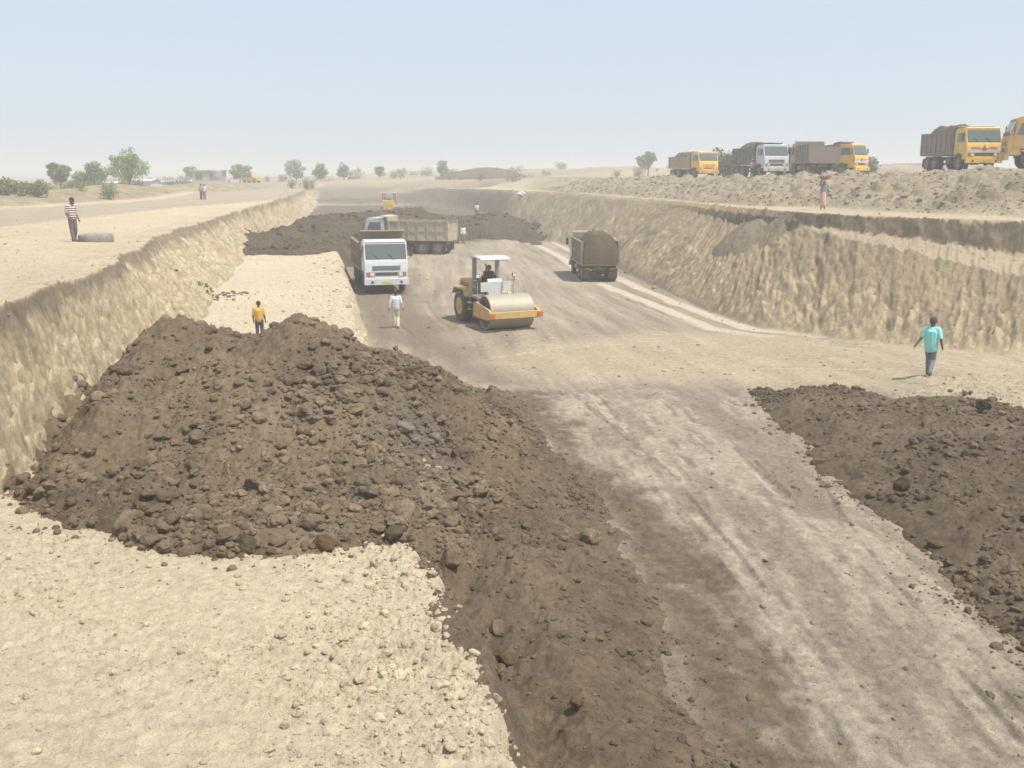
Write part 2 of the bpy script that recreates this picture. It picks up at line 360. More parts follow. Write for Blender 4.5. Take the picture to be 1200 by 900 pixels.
def grid_mesh(name, X, Y, Z, C, keep=None):
    nr, nc = X.shape
    idx = np.arange(nr * nc).reshape(nr, nc)
    q = np.stack([idx[:-1, :-1], idx[:-1, 1:], idx[1:, 1:], idx[1:, :-1]], -1).reshape(-1, 4)
    V = np.stack([X, Y, Z], -1).reshape(-1, 3); CC = C.reshape(-1, 3)
    if keep is not None:
        kf = keep.reshape(-1)[q].any(1); q = q[kf]
        used = np.zeros(nr * nc, bool); used[q.reshape(-1)] = True
        remap = np.cumsum(used) - 1
        q = remap[q]; V = V[used]; CC = CC[used]
    return raw_mesh(name, V, q, CC)
def raw_mesh(name, V, q, CC=None, smooth=True):
    me = bpy.data.meshes.new(name)
    n = q.shape[1]
    me.vertices.add(len(V)); me.vertices.foreach_set('co', V.astype(np.float32).ravel())
    me.loops.add(q.size); me.loops.foreach_set('vertex_index', q.astype(np.int32).ravel())
    me.polygons.add(len(q)); me.polygons.foreach_set('loop_start', (np.arange(len(q)) * n).astype(np.int32))
    try: me.polygons.foreach_set('loop_total', np.full(len(q), n, np.int32))
    except Exception: pass
    me.polygons.foreach_set('use_smooth', np.full(len(q), smooth, bool))
    if CC is not None:
        a = me.attributes.new('Col', 'FLOAT_COLOR', 'POINT')
        a.data.foreach_set('color', np.concatenate([CC, np.ones((len(CC), 1))], 1).astype(np.float32).ravel())
    me.update(calc_edges=True); me.validate()
    return me

# ------------------------------------------------------------------ materials
def newmat(name):
    m = bpy.data.materials.new(name); m.use_nodes = True
    nt = m.node_tree; b = nt.nodes['Principled BSDF']
    return m, nt, b
def N(nt, t, **k):
    n = nt.nodes.new(t)
    for a, v in k.items(): setattr(n, a, v)
    return n
def earth_mat(name, fine=60., bump=.6, dist=.02, var=.35):
    m, nt, b = newmat(name); L = nt.links
    at_ = N(nt, 'ShaderNodeAttribute', attribute_name='Col')
    tc = N(nt, 'ShaderNodeTexCoord')
    n1 = N(nt, 'ShaderNodeTexNoise'); n1.inputs['Scale'].default_value = fine; n1.inputs['Detail'].default_value = 6; n1.inputs['Roughness'].default_value = .7
    n2 = N(nt, 'ShaderNodeTexNoise'); n2.inputs['Scale'].default_value = fine * .13; n2.inputs['Detail'].default_value = 8; n2.inputs['Roughness'].default_value = .72
    L.new(tc.outputs['Object'], n1.inputs['Vector']); L.new(tc.outputs['Object'], n2.inputs['Vector'])
    ad = N(nt, 'ShaderNodeMath', operation='ADD'); L.new(n1.outputs['Fac'], ad.inputs[0]); L.new(n2.outputs['Fac'], ad.inputs[1])
    mr = N(nt, 'ShaderNodeMapRange'); mr.inputs['From Min'].default_value = .8; mr.inputs['From Max'].default_value = 1.2; mr.clamp = False
    mr.inputs['To Min'].default_value = 1 - var; mr.inputs['To Max'].default_value = 1 + var
    L.new(ad.outputs[0], mr.inputs['Value'])
    vm = N(nt, 'ShaderNodeVectorMath', operation='SCALE'); L.new(at_.outputs['Color'], vm.inputs[0]); L.new(mr.outputs['Result'], vm.inputs['Scale'])
    L.new(vm.outputs[0], b.inputs['Base Color'])
    b.inputs['Roughness'].default_value = 1; b.inputs['Specular IOR Level'].default_value = .08
    bp = N(nt, 'ShaderNodeBump'); bp.inputs['Strength'].default_value = bump; bp.inputs['Distance'].default_value = dist
    L.new(ad.outputs[0], bp.inputs['Height']); L.new(bp.outputs['Normal'], b.inputs['Normal'])
    return m
M_GROUND = earth_mat('ground', 48, .9, .035, .24)
M_SOIL = earth_mat('dark_soil', 60, .9, .03, .3)
def mat(name, colr, rough=.6, metal=0., spec=.4, dirt=.25, scale=3., dirtcol=(.30, .25, .18), bump=0.):
    m, nt, b = newmat(name); L = nt.links
    tc = N(nt, 'ShaderNodeTexCoord')
    n = N(nt, 'ShaderNodeTexNoise'); n.inputs['Scale'].default_value = scale; n.inputs['Detail'].default_value = 8; n.inputs['Roughness'].default_value = .65
    L.new(tc.outputs['Object'], n.inputs['Vector'])
    cr = N(nt, 'ShaderNodeMapRange'); cr.inputs['From Min'].default_value = .42; cr.inputs['From Max'].default_value = .72; cr.inputs['To Max'].default_value = dirt * 1.6
    cr.inputs['To Min'].default_value = dirt * .35
    L.new(n.outputs['Fac'], cr.inputs['Value'])
    mx = N(nt, 'ShaderNodeMix', data_type='RGBA'); mx.inputs[6].default_value = (*colr, 1); mx.inputs[7].default_value = (*dirtcol, 1)
    L.new(cr.outputs['Result'], mx.inputs[0]); L.new(mx.outputs[2], b.inputs['Base Color'])
    b.inputs['Roughness'].default_value = rough; b.inputs['Metallic'].default_value = metal; b.inputs['Specular IOR Level'].default_value = spec
    if bump:
        bp = N(nt, 'ShaderNodeBump'); bp.inputs['Strength'].default_value = bump; bp.inputs['Distance'].default_value = .02
        L.new(n.outputs['Fac'], bp.inputs['Height']); L.new(bp.outputs['Normal'], b.inputs['Normal'])
    return m

# ------------------------------------------------------------------ object helpers
def link(name, me, m=None, parent=None):
    o = bpy.data.objects.new(name, me); COL.objects.link(o)
    if m is not None: me.materials.append(m)
    if parent is not None: o.parent = parent
    return o
def tag(o, label=None, cat=None, group=None, kind=None):
    if label: o['label'] = label
    if cat: o['category'] = cat
    if group: o['group'] = group
    if kind: o['kind'] = kind
    return o
def thing(name, label, cat, loc, rz=0, group=None, scale=1):
    o = bpy.data.objects.new(name, None); COL.objects.link(o); o.empty_display_size = .3
    o.location = loc; o.rotation_euler = (0, 0, rz); o.scale = (scale,) * 3
    return tag(o, label, cat, group)
def bmobj(name, bm, m, parent=None, bevel=0, seg=2, smooth=False):
    if bevel:
        bmesh.ops.bevel(bm, geom=[e for e in bm.edges if len(e.link_faces) == 2 and e.calc_face_angle(0) > .5], offset=bevel, segments=seg, affect='EDGES', clamp_overlap=True)
    bmesh.ops.recalc_face_normals(bm, faces=bm.faces)
    me = bpy.data.meshes.new(name); bm.to_mesh(me); bm.free()
    if smooth or bevel:
        me.polygons.foreach_set('use_smooth', [True] * len(me.polygons))
        try: me.set_sharp_from_angle(angle=.7)
        except Exception: pass
    return link(name, me, m, parent)
def nb(): return bmesh.new()
def box(bm, x0, x1, y0, y1, z0, z1):
    v = [bm.verts.new(p) for p in ((x0, y0, z0), (x1, y0, z0), (x1, y1, z0), (x0, y1, z0), (x0, y0, z1), (x1, y0, z1), (x1, y1, z1), (x0, y1, z1))]
    for f in ((0, 1, 2, 3), (4, 5, 6, 7), (0, 1, 5, 4), (1, 2, 6, 5), (2, 3, 7, 6), (3, 0, 4, 7)): bm.faces.new([v[i] for i in f])
    return bm
def prism(bm, P, x0, x1, ax='x'):
    """polygon in (a,b) extruded along ax: x -> (y,z); y -> (x,z); z -> (x,y)"""
    def mk(a, b, c): return {'x': (c, a, b), 'y': (a, c, b), 'z': (a, b, c)}[ax]
    A = [bm.verts.new(mk(a, b, x0)) for a, b in P]; B = [bm.verts.new(mk(a, b, x1)) for a, b in P]
    bm.faces.new(A); bm.faces.new(B)
    n = len(P)
    for i in range(n): bm.faces.new((A[i], A[(i + 1) % n], B[(i + 1) % n], B[i]))
    return bm
def lathe(bm, prof, c, axis='x', n=28):
    rings = []
    for (r, h) in prof:
        ring = []
        for k in range(n):
            a = 2 * math.pi * k / n
            p = {'x': (h, r * math.cos(a), r * math.sin(a)), 'y': (r * math.cos(a), h, r * math.sin(a)), 'z': (r * math.cos(a), r * math.sin(a), h)}[axis]
            ring.append(bm.verts.new((p[0] + c[0], p[1] + c[1], p[2] + c[2])))
        rings.append(ring)
    for a, b in zip(rings[:-1], rings[1:]):
        for k in range(n): bm.faces.new((a[k], a[(k + 1) % n], b[(k + 1) % n], b[k]))
    bm.faces.new(rings[0]); bm.faces.new(rings[-1])
    return bm
def tube(bm, pts, r, n=8):
    pts = [Vector(p) for p in pts]; rs = r if isinstance(r, (list, tuple)) else [r] * len(pts)
    rings = []
    for i, p in enumerate(pts):
        d = (pts[min(i + 1, len(pts) - 1)] - pts[max(i - 1, 0)]).normalized()
        u = d.cross(Vector((0, 0, 1)) if abs(d.z) < .9 else Vector((1, 0, 0))).normalized(); w = d.cross(u)
        rings.append([bm.verts.new(p + (u * math.cos(2 * math.pi * k / n) + w * math.sin(2 * math.pi * k / n)) * rs[i]) for k in range(n)])
    for a, b in zip(rings[:-1], rings[1:]):
        for k in range(n): bm.faces.new((a[k], a[(k + 1) % n], b[(k + 1) % n], b[k]))
    bm.faces.new(rings[0]); bm.faces.new(rings[-1])
    return bm
def rz_of(hx, hy): return math.atan2(-hx, hy)

# ================================================================== GROUND
def polar(phi, r):
    R, P = np.meshgrid(r, phi, indexing='ij')
    return R * np.sin(P), R * np.cos(P)
def geo(a, b, ratio):
    n = max(2, int(math.log(b / a) / ratio)); return np.exp(np.linspace(math.log(a), math.log(b), n, endpoint=False))
rows = np.concatenate([geo(.6, 6, .1), geo(6, 30, .003), geo(30, 80, .0026), geo(80, 200, .008), geo(200, 1500, .04), [1500.]])
D = math.radians
cols = np.concatenate([np.linspace(-math.pi, -D(60), 14, endpoint=False), np.linspace(-D(60), -D(33), 80, endpoint=False), np.linspace(-D(33), D(33), 1000), np.linspace(D(33), D(60), 81)[1:], np.linspace(D(60), math.pi, 15)[1:]])
X, Y = polar(cols, rows)
Z, C = ground_points(X, Y)
back = ss(5, -5, Y); Z = Z * (1 - back) + back * 0.3
Z[np.abs(Z) > 60] = 0
g = link('ground', grid_mesh('ground', X, Y, Z, C), M_GROUND); tag(g, kind='structure')
del X, Y, Z, C

# ================================================================== SOIL HEAPS
ROCKS = []
def icos(sub, seed, rough):
    bm = bmesh.new(); bmesh.ops.create_icosphere(bm, subdivisions=sub, radius=1)
    V = np.array([v.co[:] for v in bm.verts]); Q = np.array([[v.index for v in f.verts] for f in bm.faces]); bm.free()
    rr = np.random.default_rng(seed)
    for k in range(7):                       # chop with random planes: lumpy faceted clod
        n = rr.normal(size=3); n /= np.linalg.norm(n); d = rr.uniform(.58, .95)
        s = V @ n - d; V = V - np.outer(np.clip(s, 0, None), n) * .92
    V = V * (1 + rough * fbm(V[:, 0] * 1.9 + seed, V[:, 1] * 1.9 + V[:, 2] * 1.7, 5, seed, .62)[:, None])
    V = V * rr.uniform(.75, 1.25, 3)
    return V, Q
RK0 = [icos(1, 20 + i, .35) for i in range(10)]
RK1 = [icos(2, 50 + i, .32) for i in range(10)]
RK2 = [icos(3, 80 + i, .36) for i in range(10)]
def scatter(name, P, Sz, base, m, parent=None, sink=.25, colvar=.25, smooth=False):
    """one mesh holding many loose lumps"""
    Vs, Qs, Cs = [], [], []; off = 0
    for i in range(len(P)):
        s = Sz[i]
        V, Q = (RK2 if s > .09 else RK1 if s > .032 else RK0)[rng.integers(10)]
        q = rng.normal(size=4); q /= np.linalg.norm(q); w, a, b, c = q
        R = np.array([[1 - 2 * (b * b + c * c), 2 * (a * b - c * w), 2 * (a * c + b * w)], [2 * (a * b + c * w), 1 - 2 * (a * a + c * c), 2 * (b * c - a * w)], [2 * (a * c - b * w), 2 * (b * c + a * w), 1 - 2 * (a * a + b * b)]])
        W = (V @ R.T) * np.array([1, 1, .78]) * s + P[i] + np.array([0, 0, s * (.5 - sink)])
        cc = base[i] if np.ndim(base) == 2 else np.asarray(base)
        Vs.append(W); Qs.append(Q + off); off += len(V); Cs.append(np.tile(cc * (1 + colvar * (rng.random() - .5) * 2), (len(V), 1)))
    me = raw_mesh(name, np.concatenate(Vs), np.concatenate(Qs), np.clip(np.concatenate(Cs), .01, .9), smooth)
    return link(name, me, m, parent)
HEAPS = {}
NEAR = []
def HEAPS_NEAR(px, py):
    z = 1.9
    for _ in range(6):
        p = at(px, py, z); z = .5 * z + .5 * float(NEAR[0](np.array([p.x]), np.array([p.y]))[0][0])
    return z
def heap(name, label, cat, foot, ctrl, phi, r, rowr=.0026, colr=.0012, rep=.8, base=DARK, clod=1., nclods=0, size=(.03, .3), seed=1, group=None, edge=.3, clump=1.0, clodlabel=True, colfn=None, m=M_SOIL, dumps=(), spill=0, thin=.5, zmax=1.75):
    f = tps(ctrl)
    P = np.arange(D(phi[0]), D(phi[1]), colr); Rr = geo(r[0], r[1], rowr)
    def h(x, y, det=True):
        g0, _ = terrain(x, y, True)
        nz = fbm(x * .8, y * .8, 4, seed + 1)
        sd = sdpoly(x, y, foot) + nz * edge + fbm(x * 3, y * 3, 2, seed + 5) * edge * .35
        zt_ = f(x, y)
        if len(dumps):
            dd = np.full(np.shape(x), -9.)
            wx = x + .45 * fbm(x * .6, y * .6, 3, seed + 2); wy = y + .45 * fbm(x * .6, y * .6, 3, seed + 3)
            for (cx, cy, hh, sl) in dumps: dd = np.maximum(dd, hh - sl * (np.sqrt((wx - cx) ** 2 + (wy - cy) ** 2 + 1.0) - 1.0))
            zt_ = zt_ + np.maximum(dd, -.36 * ss(.2, 1.8, sd))
        z = np.minimum(zt_, g0 + .03 + np.where(sd > 0, rep * sd, 1.0 * sd))
        k = ss(-.05, thin, sd)
        if det:
            z = z + k * clump * (.16 * nz + .09 * fbm(x * 2.5, y * 2.5, 5, seed + 9, .6) + .05 * fbm(x * 9, y * 9, 3, seed + 11, .6))
            a = stones(x * 2.1, y * 2.1, seed + 20, .05, .45, .5) / 2.1; b = stones(x * 4.5, y * 4.5, seed + 30, .1, .55, .7) / 4.5; c = stones(x * 8, y * 8, seed + 40, .12, .6, .85) / 8
            z = z + k * clod * (.42 * a + .6 * b + .6 * c)
        z = np.where((sd > 0) & (g0 < 1.5), np.maximum(z, g0 + .02 + .16 * ss(.0, .5, sd)), z)
        return z, g0, sd
    X, Y = polar(P, Rr)
    Z, G0, SD = h(X, Y)
    n1 = fbm(X * .7, Y * .7, 4, seed + 60); n2 = fbm(X * 4, Y * 4, 3, seed + 61)
    C = np.asarray(base) * (1 + .28 * n1 + .22 * n2)[..., None]
    if colfn is not None: C = colfn(X, Y, Z, C, SD)
    o = link(name, grid_mesh(name, X, Y, Z, np.clip(C, .02, .8), keep=(SD > -.25)), m)
    tag(o, label, cat, group)
    if nclods:
        patch = fbm(X * .55, Y * .55, 4, seed + 70)
        wgt = (SD > -.1) * np.clip(.6 + 1.4 * patch, .2, 1.5) * (X ** 2 + Y ** 2)
        pk = np.argwhere(SD > -9)[rng.choice(SD.size, nclods, p=(wgt / wgt.sum()).ravel())]
        x = X[pk[:, 0], pk[:, 1]] + rng.normal(size=nclods) * .02; y = Y[pk[:, 0], pk[:, 1]] + rng.normal(size=nclods) * .03
        z = h(x, y)[0]
        big = np.clip(.75 + 1.1 * fbm(x * .45, y * .45, 3, seed + 71), .4, 1.5)
        s = size[0] * (1 - rng.random(nclods)) ** (-1 / 1.9) * big; s = np.minimum(s, size[1] * rng.uniform(.55, 1, nclods))
        cc = C[pk[:, 0], pk[:, 1]] * 1.1
        if spill:
            w2 = (SD < .1) * (SD > -1.3) * np.exp(SD * 4.5)
            p2 = np.argwhere(SD > -9)[rng.choice(SD.size, spill, p=(w2 / w2.sum()).ravel())] if 0 else np.stack(np.unravel_index(rng.choice(SD.size, spill, p=(w2 / w2.sum()).ravel()), SD.shape), 1)
            x2 = X[p2[:, 0], p2[:, 1]] + rng.normal(size=spill) * .02; y2 = Y[p2[:, 0], p2[:, 1]] + rng.normal(size=spill) * .03
            z2 = np.maximum(ground_points(x2, y2)[0], h(x2, y2)[0])
            s2 = np.minimum(size[0] * .8 * (1 - rng.random(spill)) ** (-1 / 2.2), size[1] * .55)
            kz = z2 < zmax; x2, y2, z2, s2 = x2[kz], y2[kz], z2[kz], s2[kz]; spill = len(x2)
            x = np.concatenate([x, x2]); y = np.concatenate([y, y2]); z = np.concatenate([z, z2]); s = np.concatenate([s, s2]); cc = np.concatenate([cc, np.tile(np.asarray(base) * 1.15, (spill, 1))])
        co = scatter('clods', np.stack([x, y, z], 1), s, cc, m, o, sink=.3); co['kind'] = 'stuff'
    HEAPS[name] = h; NEAR.append(h)
    return o

near_foot = [at(px, py, 1.3) for px, py in [(14, 560), (28, 590), (80, 612), (150, 634), (240, 650), (330, 652), (400, 645), (450, 640), (488, 632)]] + [at(515, 700, .9), at(600, 640, .7), at(640, 560, .4), at(625, 505, .3), at(560, 455, .2), at(500, 412, .2)] + [Vector((-3.4, 26, 0)), Vector((-5, 26.5, 0)), Vector((-7, 26, 0)), Vector((-9.7, 25.5, 0)), Vector((-9.7, 22, 0)), Vector((-9.0, 18.5, 0)), Vector((-8.15, 16.0, 0))]
near_ctrl = [at(28, 590, 1.35), at(150, 632, 1.35), at(300, 650, 1.35), at(400, 642, 1.35), at(488, 632, 1.3),
    atd(213, 374, 21), atd(190, 380, 20.6), atd(238, 379, 20.8), atd(348, 370, 20), atd(375, 378, 20.4), atd(320, 378, 20), atd(285, 379, 20.3), atd(170, 395, 20), atd(120, 432, 18.5), atd(70, 490, 16.8), atd(35, 545, 15.5),
    atd(420, 405, 21.5), atd(480, 413, 22), atd(540, 444, 21.5), atd(595, 482, 20.8), atd(200, 480, 17.3), atd(320, 470, 17), atd(430, 480, 17.5), atd(520, 520, 17.5),
    atd(130, 560, 15), atd(260, 570, 14.7), atd(380, 565, 14.9), atd(480, 570, 15.2), at(515, 700, 1.0), at(570, 610, 1.0), at(625, 520, .5),
    Vector((-4, 26, 1.3)), Vector((-7, 26, 1.3)), Vector((-9.6, 25, 2.0)), Vector((-9.4, 22, 2.35)), Vector((-8.8, 18.5, 1.95)), Vector((-8.1, 16, 1.6)), atd(285, 380, 21.5), atd(290, 388, 23), Vector((-1.5, 25.5, .6))]
def nearcol(X, Y, Z, C, SD):
    # paler broken stone patch on the heap and greyer lumps nearby
    p = at(503, 545, 1.9)
    d = np.sqrt((X - p.x) ** 2 + ((Y - p.y) / 2) ** 2) + .25 * fbm(X * 5, Y * 5, 3, 77)
    C = mixc(C, np.array([.34, .30, .21]), (1 - ss(.12, .34, d)) * .3)
    p = at(480, 500, 2.0); d = np.sqrt((X - p.x) ** 2 + ((Y - p.y) / 2) ** 2) + .7 * fbm(X * 2, Y * 2, 3, 79)
    C = mixc(C, np.array([.15, .125, .10]), (1 - ss(.4, 1.2, d)) * .6)
    w = fbm(X * .5, Y * .5, 3, 83)
    return mixc(C, np.array([.20, .15, .09]), ss(0, .6, w) * .55)
heap('soil_heap', 'large lumpy dark brown heap with two peaks on the pale bench in the foreground', 'soil heap', near_foot, near_ctrl, (-31, 6), (11.5, 28.5), nclods=24000, size=(.021, .17), seed=400, clod=1.0, base=DARK * 1.16, colfn=nearcol, rep=1.05, spill=600, dumps=[(-7.2, 20.2, 0.06, .5), (-4.2, 19.6, 0.09, .5), (-5.6, 17.3, 0.01, .45), (-2.6, 18.2, 0.06, .5), (-1.2, 20.0, -0.04, .5), (-7.3, 17.2, -0.04, .45), (-3.4, 15.3, -0.04, .42), (-5.9, 14.7, -0.09, .42), (-1.7, 15.6, -0.01, .45), (-2.6, 21.5, -0.04, .5), (-.1, 17.8, -0.09, .45)])

def edgecol(X, Y, Z, C, SD):
    e = fbm(X * 2.2, Y * 2.2, 4, 88)
    return mixc(C, np.array([.20, .158, .115]), (1 - ss(.0, .9, SD + .5 * e)) * .15)
wf = WF
wc = [at(500, 660, 1.0), at(530, 780, .95), at(590, 905, .95), at(600, 1000, .9), at(480, 560, 1.2), at(590, 500, .75), at(600, 560, .85), at(610, 650, .85), at(640, 760, .8), at(690, 890, .75), at(700, 640, .5), at(755, 780, .5), at(800, 900, .45), at(640, 520, .35), at(735, 640, .33), at(795, 775, .33), at(842, 900, .33), at(870, 1000, .33)]
heap('soil_windrow', 'low spread of loose dark soil between pale bench edge and grey rolled strip', 'soil windrow', wf, wc, (-9, 17), (6.5, 28), rep=.35, nclods=11000, size=(.011, .10), seed=500, clod=.42, edge=.45, clump=.5, base=DARK * .98, spill=1500, thin=.9, zmax=.95, colfn=edgecol)

hf = [at(870, 448, .4), at(930, 512, .32), at(1000, 582, .32), at(1080, 642, .32), at(1200, 757, .32), at(1330, 880, .32), at(1500, 900, .5), at(1500, 560, .7), at(1300, 500, .7), at(1205, 488, .7), at(1120, 472, .6), at(1050, 468, .6), at(1000, 460, .5), at(930, 450, .5)]
hc = [at(870, 448, .42), at(930, 512, .35), at(1000, 582, .35), at(1080, 642, .35), at(1200, 757, .35), at(1330, 880, .35), at(940, 470, .6), at(1020, 500, .7), at(1060, 472, .7), at(1150, 482, .95), at(1120, 560, .65), at(1190, 640, .65), at(1050, 550, .6), at(1250, 560, .85), at(1400, 650, .9), at(1400, 800, .7), at(1500, 560, .8)]
heap('soil_windrow', 'dark crumbly soil bank right of the grey rolled strip, below the cyan shirt', 'soil windrow', hf, hc, (8, 40), (9, 30), rep=.4, nclods=10000, size=(.016, .14), seed=600, clod=.6, edge=.5, clump=1.1, base=DARK * .92, spill=1300, thin=.8)

f1 = [at(282, 298, 1.3), at(350, 300, 1.3), at(400, 293, 1.3), Vector((-10, 73, 0)), Vector((-7, 88, 0)), Vector((-4, 100, 0)), Vector((-3.5, 110, 0)), Vector((-12, 112, 0)), Vector((-20, 106, 0)), Vector((-22.5, 94, 0)), Vector((-21.5, 82, 0))]
c1 = [at(282, 297, 1.3), at(350, 299, 1.3), at(400, 292, 1.3), atd(290, 282, 73), atd(305, 268, 77), atd(335, 257, 83), atd(375, 254, 87), atd(420, 252, 91), atd(480, 251, 96), atd(530, 250, 101), Vector((-9, 74, .3)), Vector((-6, 90, .5)), Vector((-4, 101, .8)), Vector((-20, 104, .9)), Vector((-10, 108, .5)), Vector((-5, 110, .5)), Vector((-22, 92, 2.2)), atd(400, 270, 80), atd(340, 275, 78)]
heap('soil_heap', 'broad dark soil heap across the pit behind the white truck, reaching the left bank', 'soil heap', f1, c1, (-20, -1), (66, 124), rowr=.0022, colr=.0007, rep=.55, nclods=2500, size=(.05, .28), seed=700, clod=.8, edge=1.0, clump=1.1, base=DARK * .62)
f2 = [at(505, 283, .15), at(538, 281, .15), at(560, 280, .15), at(600, 281, .15), at(627, 286, .2), Vector((3.2, 101, 0)), Vector((2.5, 112, 0)), Vector((-1, 116, 0)), Vector((-8, 116, 0)), Vector((-11, 108, 0))]
c2 = [at(508, 282, .2), atd(518, 254, 105), at(540, 280, .2), at(580, 280, .2), at(625, 285, .2), atd(545, 256, 106), atd(565, 252, 107), atd(590, 251, 107), atd(610, 258, 105), Vector((2.5, 110, .8)), Vector((-4, 115, .8)), atd(575, 266, 102)]
heap('soil_heap', 'smaller dark soil heap against the foot of the right bank, behind the far workers', 'soil heap', f2, c2, (-7, 3), (84, 120), rowr=.002, colr=.0006, rep=.9, nclods=700, size=(.06, .28), seed=740, clod=.8, edge=.8, clump=1.1, base=DARK * .62)
f3 = [Vector((-17, 222, 0)), Vector((-8, 215, 0)), Vector((2, 218, 0)), Vector((4, 232, 0)), Vector((-6, 245, 0)), Vector((-17, 240, 0))]
g0 = ground_z(-6, 230)
c3 = [Vector((p.x, p.y, g0)) for p in f3] + [Vector((-11, 230, g0 + 1.9)), Vector((-6, 230, g0 + 2.4)), Vector((-1, 230, g0 + 1.9)), Vector((-14, 232, g0 + 1.2))]
heap('soil_heap', 'distant blackish soil mound on the ground beyond the end of the pit', 'soil heap', f3, c3, (-5.5, 2), (205, 250), rowr=.003, colr=.0006, rep=.6, seed=780, edge=1.5, clump=1.5, base=DARK * .9)
def pxy(px, Y, dz):
    x = (px - 600) / F * (Y * math.cos(PITCH) + 2 * math.sin(PITCH)); return Vector((x, Y, ground_z(x, Y) + dz))
f4 = [pxy(*q) for q in [(832, 56, 0), (865, 53, 0), (905, 51, 0), (925, 52, 0), (900, 55, 0), (860, 58, 0)]]
c4 = [Vector(q) for q in f4] + [pxy(*q) for q in [(850, 56, .35), (875, 54.5, .55), (900, 53, .4), (885, 55, .5)]]
heap('spoil_mound', 'rough grey brown dumped mound at the end of the terrace on the right bank', 'spoil mound', f4, c4, (8, 18.5), (44, 60), rowr=.0016, colr=.0007, rep=.8, nclods=500, size=(.03, .16), seed=820, clod=.7, edge=.3, clump=.7, base=(.21, .168, .12))

# loose stones on the pale bench and floor
def pebbles():
    P = []; Sz = []; B = []
    for k in range(70000):
        r = random.uniform(8, 34) if random.random() < .75 else random.uniform(30, 70); a = D(random.uniform(-31, 30))
        P.append((r * math.sin(a), r * math.cos(a)))
    P = np.array(P); x, y = P[:, 0], P[:, 1]
    z, c = ground_points(x, y); _, m = terrain(x, y)
    bench = (x > m['xb']) & (x < m['xe'] + .3) & (y < 75)
    edge = ss(3.0, .2, m['xe'] - x) * bench
    gr = sdpoly(x, y, GRAVEL) > -.3
    pat = ss(-.3, .4, fbm(x * .5, y * .5, 3, 331))
    p = np.where(bench, .25 + .5 * pat + edge, np.where(gr, 1.0, np.where(z < .9, .12, .2)))
    ok = rng.random(len(x)) < p
    s = .008 * (1 - rng.random(len(x))) ** (-1 / 2.5); s = np.minimum(s, .045) * (1 + .5 * edge) * np.where(y > 30, 1.6, 1)
    o = scatter('pebbles', np.stack([x, y, z], 1)[ok], s[ok], c[ok] * 1.03, M_GROUND, None, sink=.25, colvar=.18)
    tag(o, kind='stuff')
pebbles()
# talus on the ridge and right face foot
def rubble():
    P = np.stack([rng.uniform(0, 60, 70000), rng.uniform(40, 130, 70000)], 1); x, y = P[:, 0], P[:, 1]
    z, c = ground_points(x, y); _, m = terrain(x, y)
    w = m['ridge'] * m['onright'] * .8 + (m['talus'] * .25 * (m['ub'] <= 0)) * (y < 75)
    ok = (rng.random(len(x)) < w) & (x / y < .62)
    s = np.minimum(.026 * (1 - rng.random(len(x))) ** (-1 / 2.4), .15)
    o = scatter('rubble', np.stack([x, y, z], 1)[ok], s[ok], c[ok] * 1.04, M_GROUND, None, sink=.2, colvar=.25); tag(o, kind='stuff')
rubble()

def single(name, label, cat, px, py, z, s, colr, seed, group=None, m=M_SOIL, sink=.25):
    p = at(px, py, z); V, Q = icos(4, seed, .38)
    me = raw_mesh(name, V * s * np.array([1, 1, .8]), Q, np.tile(np.asarray(colr) * np.array([.95, .88, .74]), (len(V), 1)), True)
    o = link(name, me, m); o.location = (p.x, p.y, z + s * (.75 - sink)); o.rotation_euler = (0, 0, seed)
    return tag(o, label, cat, group)
single('boulder', 'grey angular boulder at the front foot of the big heap on the pale bench', 'boulder', 150, 622, 1.3, .24, (.22, .185, .145), 901)
single('boulder', 'brown rounded boulder just right of the grey angular one at the heap foot', 'boulder', 190, 630, 1.3, .19, (.14, .105, .075), 902)
single('clod', 'dark clod lying alone in front of the heap on the pale bench', 'clod', 381, 645, 1.3, .17, (.12, .09, .065), 903)
single('clod', 'flat blackish clod crumbled on the pale bench left of the lone dark one', 'clod', 288, 645, 1.3, .19, (.11, .085, .065), 904, sink=.5)
single('clod', 'dark brown clod sitting on the corner of the pale bench edge', 'clod', 462, 632, 1.35, .17, (.115, .09, .065), 905)
single('stone', 'pale reddish stone half buried in the loose soil beside the rolled strip', 'stone', 692, 634, .52, .2, (.27, .22, .17), 906, sink=.45)
single('stone', 'small brown stone standing in the loose soil low in the picture', 'stone', 677, 828, .75, .1, (.16, .12, .09), 907)
single('stone', 'tan lump resting in the middle of the loose dark spread', 'stone', 583, 742, .85, .13, (.19, .15, .11), 908)
single('clod', 'brown clod pressed in the loose soil below the tan lump', 'clod', 590, 778, .85, .13, (.12, .095, .07), 909)
single('clod', 'black upright clod on the crest of the right soil bank', 'clod', 1152, 480, .95, .2, (.055, .042, .034), 910)
single('clod', 'dark clod casting a deep shadow low on the right soil bank', 'clod', 1055, 572, .65, .15, (.09, .07, .052), 911)


for i in range(9):
    a = i * 2.4
    single('stone', 'small pale stone in the whitish broken patch on the right shoulder of the big heap', 'stone', 503 + 11 * math.cos(a) * (i / 8) ** .5, 545 + 16 * math.sin(a) * (i / 8) ** .5, float(HEAPS_NEAR(503, 545)), .04 + .035 * ((i * 37) % 10) / 10, (.46, .41, .30), 930 + i, group='pale stones on the heap')
def debris():
    n = 90; p = at(240, 347, 1.35); x = p.x + .5 + rng.normal(size=n) * .6; y = p.y + rng.normal(size=n) * .9; z = ground_points(x, y)[0]
    o = scatter('debris', np.stack([x, y, z], 1), rng.uniform(.02, .09, n), np.array([.16, .14, .115]), M_SOIL, None); tag(o, 'scattered patch of grey debris on the bench by the left bank foot', 'debris')
debris()

